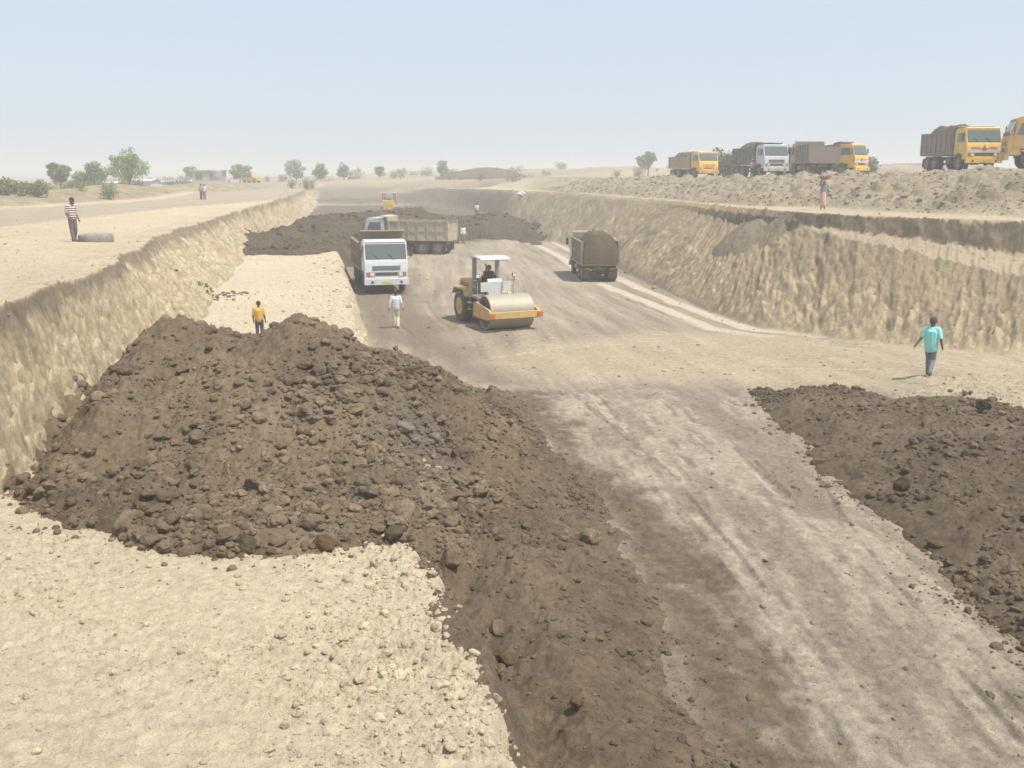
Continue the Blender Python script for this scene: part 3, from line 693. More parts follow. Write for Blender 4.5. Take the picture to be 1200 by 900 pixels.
# ================================================================== VEHICLES
M_TYRE = mat('tyre', (.035, .034, .033), .9, dirt=.7, scale=4, dirtcol=(.20, .17, .13))
M_RIM = mat('rim', (.22, .20, .17), .7, dirt=.5)
M_CHAS = mat('chassis', (.05, .048, .045), .8, dirt=.5)
M_GLASS, _nt, _b = newmat('cab_glass'); _b.inputs['Base Color'].default_value = (.10, .125, .125, 1); _b.inputs['Roughness'].default_value = .12; _b.inputs['Specular IOR Level'].default_value = .6
M_WHITE = mat('white_paint', (.62, .66, .70), .45, dirt=.22)
M_YEL = mat('yellow_paint', (.86, .54, .06), .5, dirt=.3)
M_OCH = mat('faded_yellow_paint', (.60, .36, .09), .5, dirt=.3)
M_ROLL = mat('roller_yellow', (.64, .40, .12), .6, dirt=.45)
M_BLACK = mat('black_plastic', (.03, .03, .03), .6, dirt=.25)
M_LAMP = mat('lamp_glass', (.7, .7, .66), .2, dirt=.1)
M_AMBER = mat('amber_lens', (.55, .12, .04), .3, dirt=.15)
M_RED = mat('red_paint', (.42, .05, .03), .5, dirt=.2)
M_PLATE = mat('yellow_plate', (.75, .55, .05), .5, dirt=.1)
M_STEEL = mat('worn_steel', (.40, .36, .30), .6, metal=.25, dirt=.75, scale=2.2, dirtcol=(.36, .30, .22))
M_GREY = mat('grey_paint', (.30, .30, .30), .6, dirt=.4)
M_LGREY = mat('light_grey_paint', (.58, .60, .60), .5, dirt=.2)
M_INT = mat('cab_interior', (.06, .055, .05), .9)
def body_mat(name, c): return mat(name, c, .75, dirt=.55, scale=1.6, dirtcol=(.26, .21, .16), bump=.3)
M_BTAN = body_mat('tan_tipper', (.52, .45, .31)); M_BBRN = body_mat('brown_tipper', (.27, .225, .165)); M_BGREY = body_mat('grey_tipper', (.20, .18, .155)); M_BDARK = body_mat('dark_tipper', (.075, .07, .07)); M_BOCH = body_mat('ochre_tipper', (.52, .34, .14))

def wheel(parent, x, y, r, w, out, dual=False, rim=None):
    bm = nb()
    lathe(bm, [(r * .55, -w / 2 + .03), (r * .86, -w / 2), (r * .97, -w / 2 + .04), (r, -w / 2 + .09), (r, -.02), (r * .965, -.012), (r * .965, .012), (r, .02), (r, w / 2 - .09), (r * .97, w / 2 - .04), (r * .86, w / 2), (r * .55, w / 2 - .03)], (0, 0, 0), 'x', 30)
    for k in range(30):                                   # tread blocks
        a = 2 * math.pi * k / 30
        b2 = nb(); box(b2, -w * .44, w * .44, -.03, .03, r - .01, r + .012)
        bmesh.ops.rotate(b2, verts=b2.verts, cent=(0, 0, 0), matrix=Matrix.Rotation(a, 3, 'X'))
        me = bpy.data.meshes.new('t'); b2.to_mesh(me); b2.free(); bm.from_mesh(me); bpy.data.meshes.remove(me)
    o = bmobj('wheel', bm, M_TYRE, parent, smooth=True); o.location = (x, y, r)
    bm = nb(); s = out
    lathe(bm, [(r * .57, s * (w / 2 - .02)), (r * .5, s * (w / 2 - .03)), (r * .46, s * (w / 2 - .12)), (r * .25, s * (w / 2 - .10)), (r * .22, s * (w / 2 + .01)), (r * .1, s * (w / 2 + .03))], (0, 0, 0), 'x', 20)
    for k in range(8):
        a = 2 * math.pi * k / 8
        lathe(bm, [(.018, s * (w / 2 - .11)), (.018, s * (w / 2 - .07))], (0, r * .34 * math.cos(a), r * .34 * math.sin(a)), 'x', 6)
    bmobj('rim', bm, rim or M_RIM, o, smooth=True)
    return o

def load_mesh(x0, x1, y0, y1, z0, zt, seed, spill=0., zb=1.24):
    nx, ny = 44, 84
    u, v = np.meshgrid(np.linspace(0, 1, nx), np.linspace(0, 1, ny), indexing='ij')
    X = x0 + (x1 - x0) * u; Y = y0 + (y1 - y0) * v
    e = np.sin(np.pi * np.clip(u, .0, 1)) ** .8 * np.clip(1 - np.abs((v - .5 + spill * .35) / (.5 + spill * .35)) ** 2.6, 0, 1) * (1 + .1 * fbm(X * .9, Y * .9, 2, seed + 8)); e = np.clip(e, 0, 1.1)
    Z = z0 + (zt - z0) * np.sin(e * math.pi / 2) * (1 + .12 * fbm(X * 1.2 + seed, Y * 1.2, 3, seed)) + .05 * fbm(X * 5, Y * 5, 3, seed + 1) + stones(X * 4, Y * 4, seed + 2) / 4 * .5
    X = np.concatenate([X[:1], X, X[-1:]]); Y = np.concatenate([Y[:1], Y, Y[-1:]]); Z = np.concatenate([Z[:1] * 0 + zb, Z, Z[-1:] * 0 + zb])
    X = np.concatenate([X[:, :1], X, X[:, -1:]], 1); Y = np.concatenate([Y[:, :1], Y, Y[:, -1:]], 1); Z = np.concatenate([Z[:, :1] * 0 + zb, Z, Z[:, -1:] * 0 + zb], 1)
    C = DARK * .85 * (1 + .3 * fbm(X * 3, Y * 3, 3, seed + 3))[..., None]
    return grid_mesh('load', X, Y, Z, np.clip(C, .02, .6))

def make_truck(name, label, loc, hd, cab, body, load=None, group=None, scale=1.0, front='plain', visor=True, seed=1, low=False, roof=None, lift=0, hb=.42):
    t = thing(name, label, 'dump truck', loc, rz_of(*hd), group, scale)
    # chassis
    bm = nb()
    for s in (-1, 1): box(bm, s * .42 - .05, s * .42 + .05, -3.6, 3.5, .78, 1.02)
    for y in (-3.5, -2.2, -.9, .4, 1.6): box(bm, -.372, .372, y - .06, y + .06, .80, 1.0)
    for y in (2.35, -1.55, -2.9):
        box(bm, -1.0, 1.0, y - .07, y + .07, .46, .60)
    bmobj('chassis', bm, M_CHAS, t)
    bm = nb(); lathe(bm, [(.28, -.55), (.29, -.5), (.29, .5), (.28, .55)], (-.85, .55, .72), 'y', 16); bmobj('fuel_tank', bm, M_GREY, t, smooth=True)
    bm = nb(); box(bm, .62, 1.08, .2, .95, .5, .98); bmobj('battery_box', bm, M_CHAS, t, bevel=.03)
    R = .52
    for s in (-1, 1):
        wheel(t, s * 1.02, 2.35, R, .30, s)
        for y in (-1.55, -2.9): wheel(t, s * .91, y, R, .56, s)
        bm = nb(); prism(bm, [(-.5, .62), (-.62, 1.1), (.62, 1.1), (.5, .62), (.56, .62), (.68, 1.14), (-.68, 1.14), (-.56, .62)], s * 1.02 - .2, s * 1.02 + .2)
        bmesh.ops.translate(bm, verts=bm.verts, vec=(0, 2.35, 0)); bmobj('mudguard', bm, M_CHAS, t)
    # cab shell (profile in y,z)
    W = 1.19
    P = [(1.72, .98), (1.72, 2.68), (1.85, 2.84), (3.12, 2.86), (3.3, 2.78), (3.62, 1.86), (3.68, 1.72), (3.68, .78), (2.98, .78), (2.9, 1.05), (2.6, 1.2), (2.1, 1.2), (1.85, .98)]
    bm = nb(); prism(bm, P, -W, W); c = bmobj('cab', bm, cab, t, bevel=.05, seg=3)
    bm = nb(); prism(bm, [(1.9, 2.853), (1.9, 2.93), (3.1, 2.94), (3.33, 2.85), (3.3, 2.79), (3.12, 2.863)], -W + .06, W - .06); bmobj('roof', bm, roof or cab, c, bevel=.03)
    # windscreen, slightly proud, with a rubber seal
    dy, dz = .32, -.92; ln = math.hypot(dy, dz); ny, nz = -dz / ln, dy / ln
    def ws(a, off): return (3.30 + dy * a + ny * off, 2.78 + dz * a + nz * off)
    bm = nb(); prism(bm, [ws(.05, -.02), ws(.05, .008), ws(.95, .008), ws(.95, -.02)], -W + .06, W - .06); bmobj('windscreen_seal', bm, M_BLACK, c)
    bm = nb(); prism(bm, [ws(.09, -.01), ws(.09, .014), ws(.91, .014), ws(.91, -.01)], -W + .12, W - .12); wsn = bmobj('windscreen', bm, M_GLASS, c)
    if front != 'single':
        bm = nb(); prism(bm, [ws(.06, 0), ws(.06, .02), ws(.94, .02), ws(.94, 0)], -.02, .02); bmobj('windscreen_divider', bm, M_BLACK, c)
    for x in (-.45, .4):
        p0, p1 = ws(.97, .03), ws(.62, .03)
        bm = nb(); tube(bm, [(x, p0[0], p0[1]), (x + .34, p1[0], p1[1])], .012, 5); bmobj('wiper', bm, M_BLACK, c)
    for s in (-1, 1):
        x = s * (W + .006)
        bm = nb(); prism(bm, [(2.05, 1.92), (2.05, 2.58), (3.05, 2.58), (3.27, 1.92)], min(x, s * (W - .02)), max(x, s * (W - .02))); bmobj('side_window', bm, M_GLASS, c)
        d0, d1 = sorted((s * (W - .01), s * (W + .014)))
        bm = nb(); prism(bm, [(1.95, 1.24), (1.95, 1.86), (3.34, 1.86), (3.4, 1.24)], d0, d1); dr = bmobj('door', bm, cab, c, bevel=.012)
        bm = nb(); box(bm, *sorted((s * (W + .016), s * (W + .05))), 2.05, 2.2, 1.7, 1.74); bmobj('door_handle', bm, M_BLACK, dr)
        bm = nb(); tube(bm, [(s * W, 3.25, 2.62), (s * (W + .22), 3.42, 2.55), (s * (W + .22), 3.42, 1.98), (s * W, 3.45, 1.9)], .015, 6); mm = bmobj('mirror', bm, M_BLACK, c)
        bm = nb(); box(bm, s * (W + .22) - .1, s * (W + .22) + .1, 3.42, 3.47, 2.05, 2.5); bmobj('mirror_glass', bm, M_BLACK, mm, bevel=.02)
        bm = nb(); box(bm, *sorted((s * .66, s * 1.1)), 3.66, 3.70, .98, 1.2); hl = bmobj('headlight', bm, M_BLACK, c, bevel=.01)
        bm = nb(); box(bm, *sorted((s * .69, s * .9)), 3.70, 3.715, 1.0, 1.18); bmobj('lens', bm, M_LAMP, hl)
        bm = nb(); box(bm, *sorted((s * .93, s * 1.08)), 3.70, 3.715, 1.0, 1.18); bmobj('indicator', bm, M_AMBER, hl)
        bm = nb(); box(bm, *sorted((s * .95, s * 1.15)), 2.15, 2.6, .5, .56); box(bm, *sorted((s * .95, s * 1.15)), 2.15, 2.6, .8, .85); bmobj('step', bm, M_CHAS, c)
    bm = nb(); box(bm, -.62, .62, 3.66, 3.69, 1.0, 1.2)
    bmobj('grille', bm, M_BLACK if front != 'red' else M_RED, c, bevel=.01)
    bm = nb()
    for k in range(4): box(bm, -.78, .78, 3.675, 3.70, 1.32 + k * .07, 1.345 + k * .07)
    bmobj('grille_louvres', bm, M_BLACK if front in ('plain', 'single') else cab, c)
    bm = nb(); box(bm, -1.24, 1.24, 3.6, 3.84, .52, .84); bp = bmobj('bumper', bm, cab if front in ('plain', 'band', 'single') else M_OCH, t, bevel=.05)
    bm = nb(); box(bm, -.24, .24, 3.843, 3.852, .6, .74); bmobj('number_plate', bm, M_PLATE, bp)
    for s in (-1, 1):
        bm = nb(); lathe(bm, [(.075, 3.83), (.075, 3.86)], (s * .8, 0, .67), 'y', 12); bmobj('fog_lamp', bm, M_BLACK, bp)
    if front == 'band':                                    # white band with a small red badge
        bm = nb(); box(bm, -1.0, 1.0, 3.684, 3.706, 1.22, 1.42); bmobj('front_band', bm, M_WHITE, c)
        bm = nb(); prism(bm, [(-.16, 1.43), (0, 1.72), (.16, 1.43), (.1, 1.35), (-.1, 1.35)], 3.69, 3.716, 'y'); bmobj('badge', bm, M_RED, c)
        bm = nb()
        for s in (-1, 1): box(bm, s * .62 - .26, s * .62 + .26, 3.685, 3.70, 1.5, 1.6)
        bmobj('painted_trim', bm, mat('salmon_trim', (.7, .3, .16), .5), c)
    # tipper body
    B = 1.26; zf = 1.22; zt = 2.35 if low else 2.62; ya, yb = -3.78, 1.5
    bt = nb(); box(bt, -B, B, ya, yb, zf - .12, zf); bo = bmobj('tipper_floor', bt, body, t)
    for s in (-1, 1):
        bm = nb(); box(bm, *sorted((s * B, s * (B - .06))), ya, yb - .08, zf, zt)
        box(bm, *sorted((s * (B + .05), s * (B - .07))), ya, yb - .08, zt + .002, zt + .09)
        box(bm, *sorted((s * B + s * .002, s * (B + .05))), ya, yb - .08, zf - .1, zf + .04)
        n = 7
        for k in range(n):
            y = ya + .08 + (yb - ya - .3) * k / (n - 1)
            box(bm, *sorted((s * (B + .002), s * (B + .06))), y - .045, y + .045, zf + .043, zt - .002)
        box(bm, *sorted((s * (B + .003), s * (B + .04))), ya, yb - .08, 1.86, 1.94)
        bmobj('side_board', bm, body, bo)
    hz_ = zt + hb
    bm = nb(); prism(bm, [(yb - .075, zf), (yb - .075, hz_), (yb + .6 * visor + .0, hz_ + .1), (yb + .62 * visor + .04, hz_ + .06), (yb, hz_ - .08), (yb, zf)], -B, B)
    for k in range(5): box(bm, -1.0 + k * .5 - .04, -1.0 + k * .5 + .04, yb + .003, yb + .05, zf + .05, hz_ - .12)
    bmobj('headboard', bm, body, bo)
    bm = nb(); prism(bm, [(ya - .05, zf - .12), (ya - .05, zf + .02), (ya - .005, zf + .02), (ya - .005, zf - .12)], -B, B)
    for s in (-1, 1): box(bm, *sorted((s * (B + .06), s * (B - .1))), ya - .055, ya - .003, zf + .022, zt + .12)
    if not load or load != 'open': box(bm, -B + .1, B - .1, ya - .04, ya - .006, zf + .022, zt - .15 if load is None else zf + .25)
    bmobj('tailboard', bm, body, bo)
    for s in (-1, 1):
        bm = nb(); box(bm, s * .85 - .18, s * .85 + .18, -3.68, -3.62, .84, .96); bmobj('tail_light', bm, M_AMBER, t)
        bm = nb(); box(bm, s * .91 - .28, s * .91 + .28, -3.56, -3.54, .28, .9); bmobj('mud_flap', bm, M_BLACK, t)
    if load:
        me = load_mesh(-B + .08, B - .08, ya - (.12 if load == 'open' else 0), yb - .1, zt - .5 if load == 'open' else zt - .45, zt + .62, seed, .55 if load == 'open' else 0.1)
        link('load', me, M_SOIL, bo)
    return t

def gp(px, py, Y, dz=0):
    p = atd(px, py, Y); return (p.x, p.y, ground_z(p.x, p.y) + dz)
def gpx(px, Y, dz=0):
    z = 0.
    for _ in range(3):
        x = (px - 600) / F * (Y * math.cos(PITCH) + (CZ - z) * math.sin(PITCH)); z = ground_z(x, Y)
    return (x, Y, z + dz)

make_truck('dump_truck', 'white cab dump truck facing the camera in the pit, beside the pale bench', gpx(445, 58.3, .0), (.24, -.97), M_WHITE, M_BBRN, seed=11, front='single', scale=1.0, hb=.72)
make_truck('dump_truck', 'tan tipper truck standing crosswise behind the white truck, cab to the left', gpx(480, 83), (-.97, .25), M_WHITE, M_BTAN, seed=13, front='single')
make_truck('dump_truck', 'brown tipper truck seen from behind, heaped with dark soil, driving away along the pit', gpx(694, 64.0), (-.06, .998), M_WHITE, M_BBRN, load='open', seed=17, visor=True, scale=.92)
G = 'dump trucks on the right bank'
make_truck('dump_truck', 'ochre dump truck with red grille, leftmost of those on the right bank', gpx(812, 117, .05), (.30, -.95), M_YEL, M_BOCH, load='soil', group=G, front='red', seed=19, low=True)
make_truck('dump_truck', 'white cab dump truck with black tipper body on the right bank', gpx(890, 97, .05), (.17, -.985), M_WHITE, M_BDARK, load='soil', group=G, seed=23)
make_truck('dump_truck', 'yellow cab dump truck half hidden behind the tall grey tipper body', gpx(967, 96, .0), (.66, -.75), M_YEL, M_BDARK, group=G, front='band', seed=29, scale=1.0)
make_truck('dump_truck', 'tall grey brown tipper seen from behind, its cab hidden, on the right bank', gpx(952, 89, .0), (.05, 1.0), M_OCH, M_BGREY, group=G, seed=31, scale=1.0, hb=.4)
make_truck('dump_truck', 'bright yellow dump truck with white front band and heaped grey body', gpx(1123, 71, .0), (0.0, -1.0), M_YEL, M_BGREY, load='soil', group=G, front='band', seed=37, scale=.98, hb=.32)
make_truck('dump_truck', 'faded yellow dump truck cut off by the right edge of the picture', gpx(1256, 64, .0), (-.93, .28), M_OCH, M_BGREY, group=G, seed=41, scale=1.1)

def make_roller(loc, hd):
    t = thing('road_roller', 'yellow single drum road roller with a white canopy on the pit floor', 'road roller', loc, rz_of(*hd), scale=.95)
    # drum
    R = .78; W = 1.06
    bm = nb(); lathe(bm, [(R - .06, -W), (R - .02, -W), (R, -W + .02), (R, W - .02), (R - .02, W), (R - .06, W), (R - .08, W - .16), (.2, W - .16), (.2, -W + .16), (R - .08, -W + .16)][:8] , (0, 1.45, R), 'x', 56)
    dr = bmobj('drum', bm, M_STEEL, t, smooth=True)
    for s in (-1, 1):
        bm = nb(); lathe(bm, [(R - .07, s * (W - .14)), (.3, s * (W - .13)), (.28, s * (W + .02)), (.05, s * (W + .03))], (0, 1.45, R), 'x', 32); bmobj('drum_hub', bm, M_CHAS, dr, smooth=True)
    # drum frame: two side plates, front and rear beams
    f = thing('drum_frame', None, None, (0, 0, 0)); f.parent = t
    for s in (-1, 1):
        bm = nb(); prism(bm, [(.45, .62), (.45, 1.12), (.75, 1.2), (2.3, .98), (2.42, .92), (2.42, .60), (2.2, .52), (.8, .5)], *sorted((s * (W + .05), s * (W + .15)))); bmobj('side_plate', bm, M_ROLL, f, bevel=.02)
    bm = nb(); box(bm, -W - .22, W + .22, 2.42, 2.60, .62, .90); bmobj('front_beam', bm, M_ROLL, f, bevel=.02)
    bm = nb(); box(bm, -W - .05, W + .05, .3, .5, .62, 1.1); bmobj('rear_beam', bm, M_ROLL, f, bevel=.02)
    bm = nb(); box(bm, -W + .02, W - .02, 2.26, 2.36, .56, .62); bmobj('scraper', bm, M_CHAS, f)
    for s in (-1, 1):
        bm = nb(); box(bm, s * (W + .1) - .12, s * (W + .1) + .12, 2.61, 2.66, .66, .86); bmobj('reflector', bm, M_AMBER, f)
    # articulated rear: frame, platform, hood
    bm = nb(); prism(bm, [(.3, .6), (.3, 1.0), (-.1, 1.25), (-2.6, 1.25), (-2.75, 1.1), (-2.75, .65), (-2.3, .5), (-.2, .5)], -.55, .55); rf = bmobj('rear_frame', bm, M_ROLL, t, bevel=.03)
    bm = nb(); box(bm, -.95, .95, -1.05, .25, 1.253, 1.36); bmobj('platform', bm, M_GREY, rf, bevel=.01)
    bm = nb(); prism(bm, [(-1.1, 1.26), (-1.1, 2.02), (-1.3, 2.08), (-2.55, 1.95), (-2.75, 1.8), (-2.75, 1.26)], -.68, .68); hd_ = bmobj('engine_hood', bm, M_ROLL, t, bevel=.04)
    for s in (-1, 1):
        bm = nb()
        for k in range(4): box(bm, *sorted((s * .682, s * .70)), -2.5, -1.5, 1.45 + k * .1, 1.50 + k * .1)
        bmobj('hood_vent', bm, M_BLACK, hd_)
        bm = nb(); prism(bm, [(-.7, 1.26), (-.95, 1.62), (-2.2, 1.62), (-2.5, 1.26), (-2.42, 1.26), (-2.16, 1.55), (-1.0, 1.55), (-.78, 1.26)], *sorted((s * .72, s * 1.18))); bmobj('fender', bm, M_ROLL, rf)
        wheel(t, s * .92, -1.55, .74, .52, s, rim=M_ROLL)
    bm = nb(); tube(bm, [(-.4, -1.9, 2.0), (-.4, -1.9, 2.5), (-.4, -2.0, 2.62)], .05, 10); bmobj('exhaust_pipe', bm, M_BLACK, hd_)
    # operator station
    bm = nb(); box(bm, -.25, .25, -.85, -.4, 1.62, 1.74); box(bm, -.25, .25, -.95, -.83, 1.7, 2.2); box(bm, -.15, .15, -.75, -.5, 1.362, 1.62); bmobj('seat', bm, M_BLACK, t, bevel=.03)
    bm = nb(); prism(bm, [(-.05, 1.362), (.16, 1.362), (.16, 2.0), (.02, 2.12), (-.05, 2.05)], -.34, .34); cn = bmobj('control_console', bm, M_LGREY, t, bevel=.02)
    bm = nb()
    n = 20
    pts = [(.2 * math.cos(2 * math.pi * k / n), -.16 + .2 * math.sin(2 * math.pi * k / n) * .75, 2.2 + .2 * math.sin(2 * math.pi * k / n) * .55) for k in range(n + 1)]
    tube(bm, pts, .018, 6); tube(bm, [(0, -.03, 2.04), (0, -.16, 2.2)], .025, 6); tube(bm, [(-.2, -.16, 2.2), (.2, -.16, 2.2)], .012, 5); bmobj('steering_wheel', bm, M_BLACK, cn)
    for s in (-1, 1):
        bm = nb(); tube(bm, [(s * .9, .2, 1.36), (s * .9, .2, 2.05), (s * .9, -.5, 2.05), (s * .9, -.5, 1.36)], .022, 6); tube(bm, [(s * .9, .2, 1.75), (s * .9, -.5, 1.75)], .018, 6); bmobj('handrail', bm, M_GREY, t)
        bm = nb(); box(bm, s * .55 - .2, s * .55 + .2, .16, .26, 1.55, 1.98); bmobj('front_panel', bm, M_LGREY, t, bevel=.02)
        bm = nb(); tube(bm, [(s * .92, .22, 2.04), (s * .92, .26, 2.3)], .02, 6); box(bm, s * .92 - .1, s * .92 + .1, .2, .3, 2.2, 2.38); lm = bmobj('work_lamp', bm, M_BLACK, t)
        bm = nb(); box(bm, s * .92 - .08, s * .92 + .08, .302, .31, 2.22, 2.36); bmobj('lens', bm, M_LAMP, lm)
        bm = nb(); box(bm, s * .58 - .09, s * .58 + .09, -1.06, -.94, 1.362, 3.02); bmobj('canopy_post', bm, M_GREY, t, bevel=.015)
        bm = nb(); box(bm, *sorted((s * .96, s * 1.16)), -.55, -.2, .7, .74); box(bm, *sorted((s * .96, s * 1.16)), -.55, -.2, 1.0, 1.04); tube(bm, [(s * 1.0, -.5, .7), (s * 1.0, -.5, 1.3)], .02, 6); bmobj('step', bm, M_GREY, rf)
    bm = nb(); prism(bm, [(-1.2, 3.0), (-1.17, 3.1), (-.5, 3.14), (.16, 3.08), (.2, 3.0), (.14, 3.0), (-.5, 3.06), (-1.15, 3.02)], -.74, .74); bmobj('canopy', bm, M_LGREY, t, bevel=.015)
    bm = nb()
    for y in (-.98, .02): box(bm, -.68, .68, y - .03, y + .03, 2.95, 3.02)
    bmobj('canopy_rail', bm, M_GREY, t)
    return t
RL = gpx(579, 43.2); RHD = (.40, -.92)
roller = make_roller(RL, RHD)

def make_dozer(loc, hd):
    t = thing('bulldozer', 'small yellow bulldozer with a canopy far down the pit', 'bulldozer', loc, rz_of(*hd))
    for s in (-1, 1):
        bm = nb(); prism(bm, [(-1.4, .35), (-1.1, .0), (1.1, .0), (1.4, .35), (1.1, .75), (-1.1, .75)], *sorted((s * .65, s * 1.1))); bmobj('track', bm, M_CHAS, t, bevel=.05)
    bm = nb(); box(bm, -.64, .64, -1.3, 1.4, .45, 1.0); prism(bm, [(.2, 1.0), (.2, 1.75), (1.5, 1.6), (1.55, .6), (1.4, .5)], -.5, .5); bmobj('body', bm, M_YEL, t, bevel=.03)
    bm = nb(); prism(bm, [(-1.35, 1.0), (-1.35, 1.7), (-1.0, 1.75), (-.9, 1.02)], -.75, .75); bmobj('fuel_tank', bm, M_YEL, t, bevel=.04)
    bm = nb(); box(bm, -.3, .3, -.7, -.2, 1.02, 1.4); box(bm, -.3, .3, -.8, -.68, 1.4, 1.95); bmobj('seat', bm, M_BLACK, t)
    bm = nb()
    for s in (-1, 1): box(bm, s * .75 - .05, s * .75 + .05, -1.0, -.9, 1.72, 2.7); box(bm, s * .75 - .05, s * .75 + .05, .2, .3, 1.0, 2.7)
    bmobj('canopy_post', bm, M_CHAS, t)
    bm = nb(); box(bm, -1.0, 1.0, -1.2, .5, 2.7, 2.8); bmobj('canopy', bm, M_LGREY, t, bevel=.03)
    bm = nb(); prism(bm, [(1.95, .0), (1.85, .4), (1.9, .8), (2.0, 1.0), (2.06, 1.0), (1.97, .8), (1.93, .4), (2.02, .0)], -1.7, 1.7); bmobj('blade', bm, M_STEEL, t)
    bm = nb()
    for s in (-1, 1): tube(bm, [(s * 1.2, 1.95, .35), (s * 1.2, .2, .4)], .07, 8)
    bmobj('push_arm', bm, M_YEL, t)
make_dozer(gpx(457, 142, .05), (.1, 1.0))

def make_excavator(loc, hd):
    t = thing('excavator', 'distant dark excavator with raised arm on the far bank left of the pit end', 'excavator', loc, rz_of(*hd), scale=.8)
    for s in (-1, 1):
        bm = nb(); prism(bm, [(-1.9, .4), (-1.5, .0), (1.5, .0), (1.9, .4), (1.5, .85), (-1.5, .85)], *sorted((s * .8, s * 1.35))); bmobj('track', bm, M_CHAS, t, bevel=.05)
    bm = nb(); box(bm, -1.3, 1.3, -2.2, 1.2, 1.0, 1.7); prism(bm, [(-2.3, 1.7), (-2.3, 2.3), (-.6, 2.3), (-.5, 1.7)], -1.25, 1.25); bmobj('body', bm, M_GREY, t, bevel=.06)
    bm = nb(); prism(bm, [(-.4, 1.7), (-.3, 2.9), (.9, 2.9), (1.25, 2.2), (1.2, 1.7)], -1.25, -.3); bmobj('cab', bm, M_GREY, t, bevel=.05)
    bm = nb(); tube(bm, [(0, 1.0, 1.7), (0, 2.6, 4.4), (0, 4.4, 5.6)], [.3, .3, .2], 8); bmobj('boom', bm, M_GREY, t)
    bm = nb(); tube(bm, [(0, 4.2, 5.8), (0, 5.4, 3.4)], [.22, .15], 8); ar = bmobj('arm', bm, M_GREY, t)
    bm = nb(); prism(bm, [(5.2, 3.5), (5.7, 3.2), (5.6, 2.4), (5.0, 2.3), (4.9, 2.8)], -.5, .5); bmobj('bucket', bm, M_STEEL, ar)
make_excavator(gpx(415, 265), (-.9, -.5))

# ================================================================== PEOPLE
def capsule_mesh(caps, vox, smooth=3):
    bm = bmesh.new()
    for (a, ra, b, rb) in caps:
        a, b = Vector(a), Vector(b); d = b - a; L = d.length
        q = d.to_track_quat('Z', 'Y').to_matrix().to_4x4() if L > 1e-6 else Matrix.Identity(4)
        n = 14
        prof = [(ra * math.sin(t), -ra * math.cos(t)) for t in (0.02, .5, 1.0, math.pi / 2)] + [(rb * math.cos(t), L + rb * math.sin(t)) for t in (0, .55, 1.05, 1.55)]
        rings = [[bm.verts.new(a + q.to_3x3() @ Vector((r * math.cos(2 * math.pi * k / n), r * math.sin(2 * math.pi * k / n), h))) for k in range(n)] for r, h in prof]
        for u, v in zip(rings[:-1], rings[1:]):
            for k in range(n): bm.faces.new((u[k], u[(k + 1) % n], v[(k + 1) % n], v[k]))
        bm.faces.new(rings[0][::-1]); bm.faces.new(rings[-1])
    me = bpy.data.meshes.new('tmp'); bm.to_mesh(me); bm.free()
    o = bpy.data.objects.new('tmp', me); COL.objects.link(o)
    r = o.modifiers.new('r', 'REMESH'); r.mode = 'VOXEL'; r.voxel_size = vox; r.use_smooth_shade = True
    if smooth:
        s = o.modifiers.new('s', 'SMOOTH'); s.factor = .5; s.iterations = smooth
    dg = bpy.context.evaluated_depsgraph_get(); dg.update()
    out = bpy.data.meshes.new_from_object(o.evaluated_get(dg))
    bpy.data.objects.remove(o); bpy.data.meshes.remove(me)
    out.polygons.foreach_set('use_smooth', [True] * len(out.polygons))
    return out
M_SKIN = mat('skin', (.13, .07, .045), .6, dirt=.05); M_HAIR = mat('hair', (.015, .013, .012), .7, dirt=.1)
def cloth(name, c): return mat(name, c, .9, spec=.1, dirt=.14, scale=6, bump=1.0)
BASEP = dict(hipL=(-.09, 0, .92), hipR=(.09, 0, .92), kneeL=(-.1, .02, .50), kneeR=(.1, .02, .50), ankL=(-.1, -.02, .09), ankR=(.1, -.02, .09),
             pel=(0, 0, .98), chest=(0, -.01, 1.28), neck=(0, -.01, 1.47), head=(0, .03, 1.62), shL=(-.18, -.01, 1.41), shR=(.18, -.01, 1.41),
             elL=(-.24, -.04, 1.13), elR=(.24, -.04, 1.13), wrL=(-.25, .04, .89), wrR=(.25, .04, .89), face=(0, 1, 0), footL=(0, 1, 0), footR=(0, 1, 0))
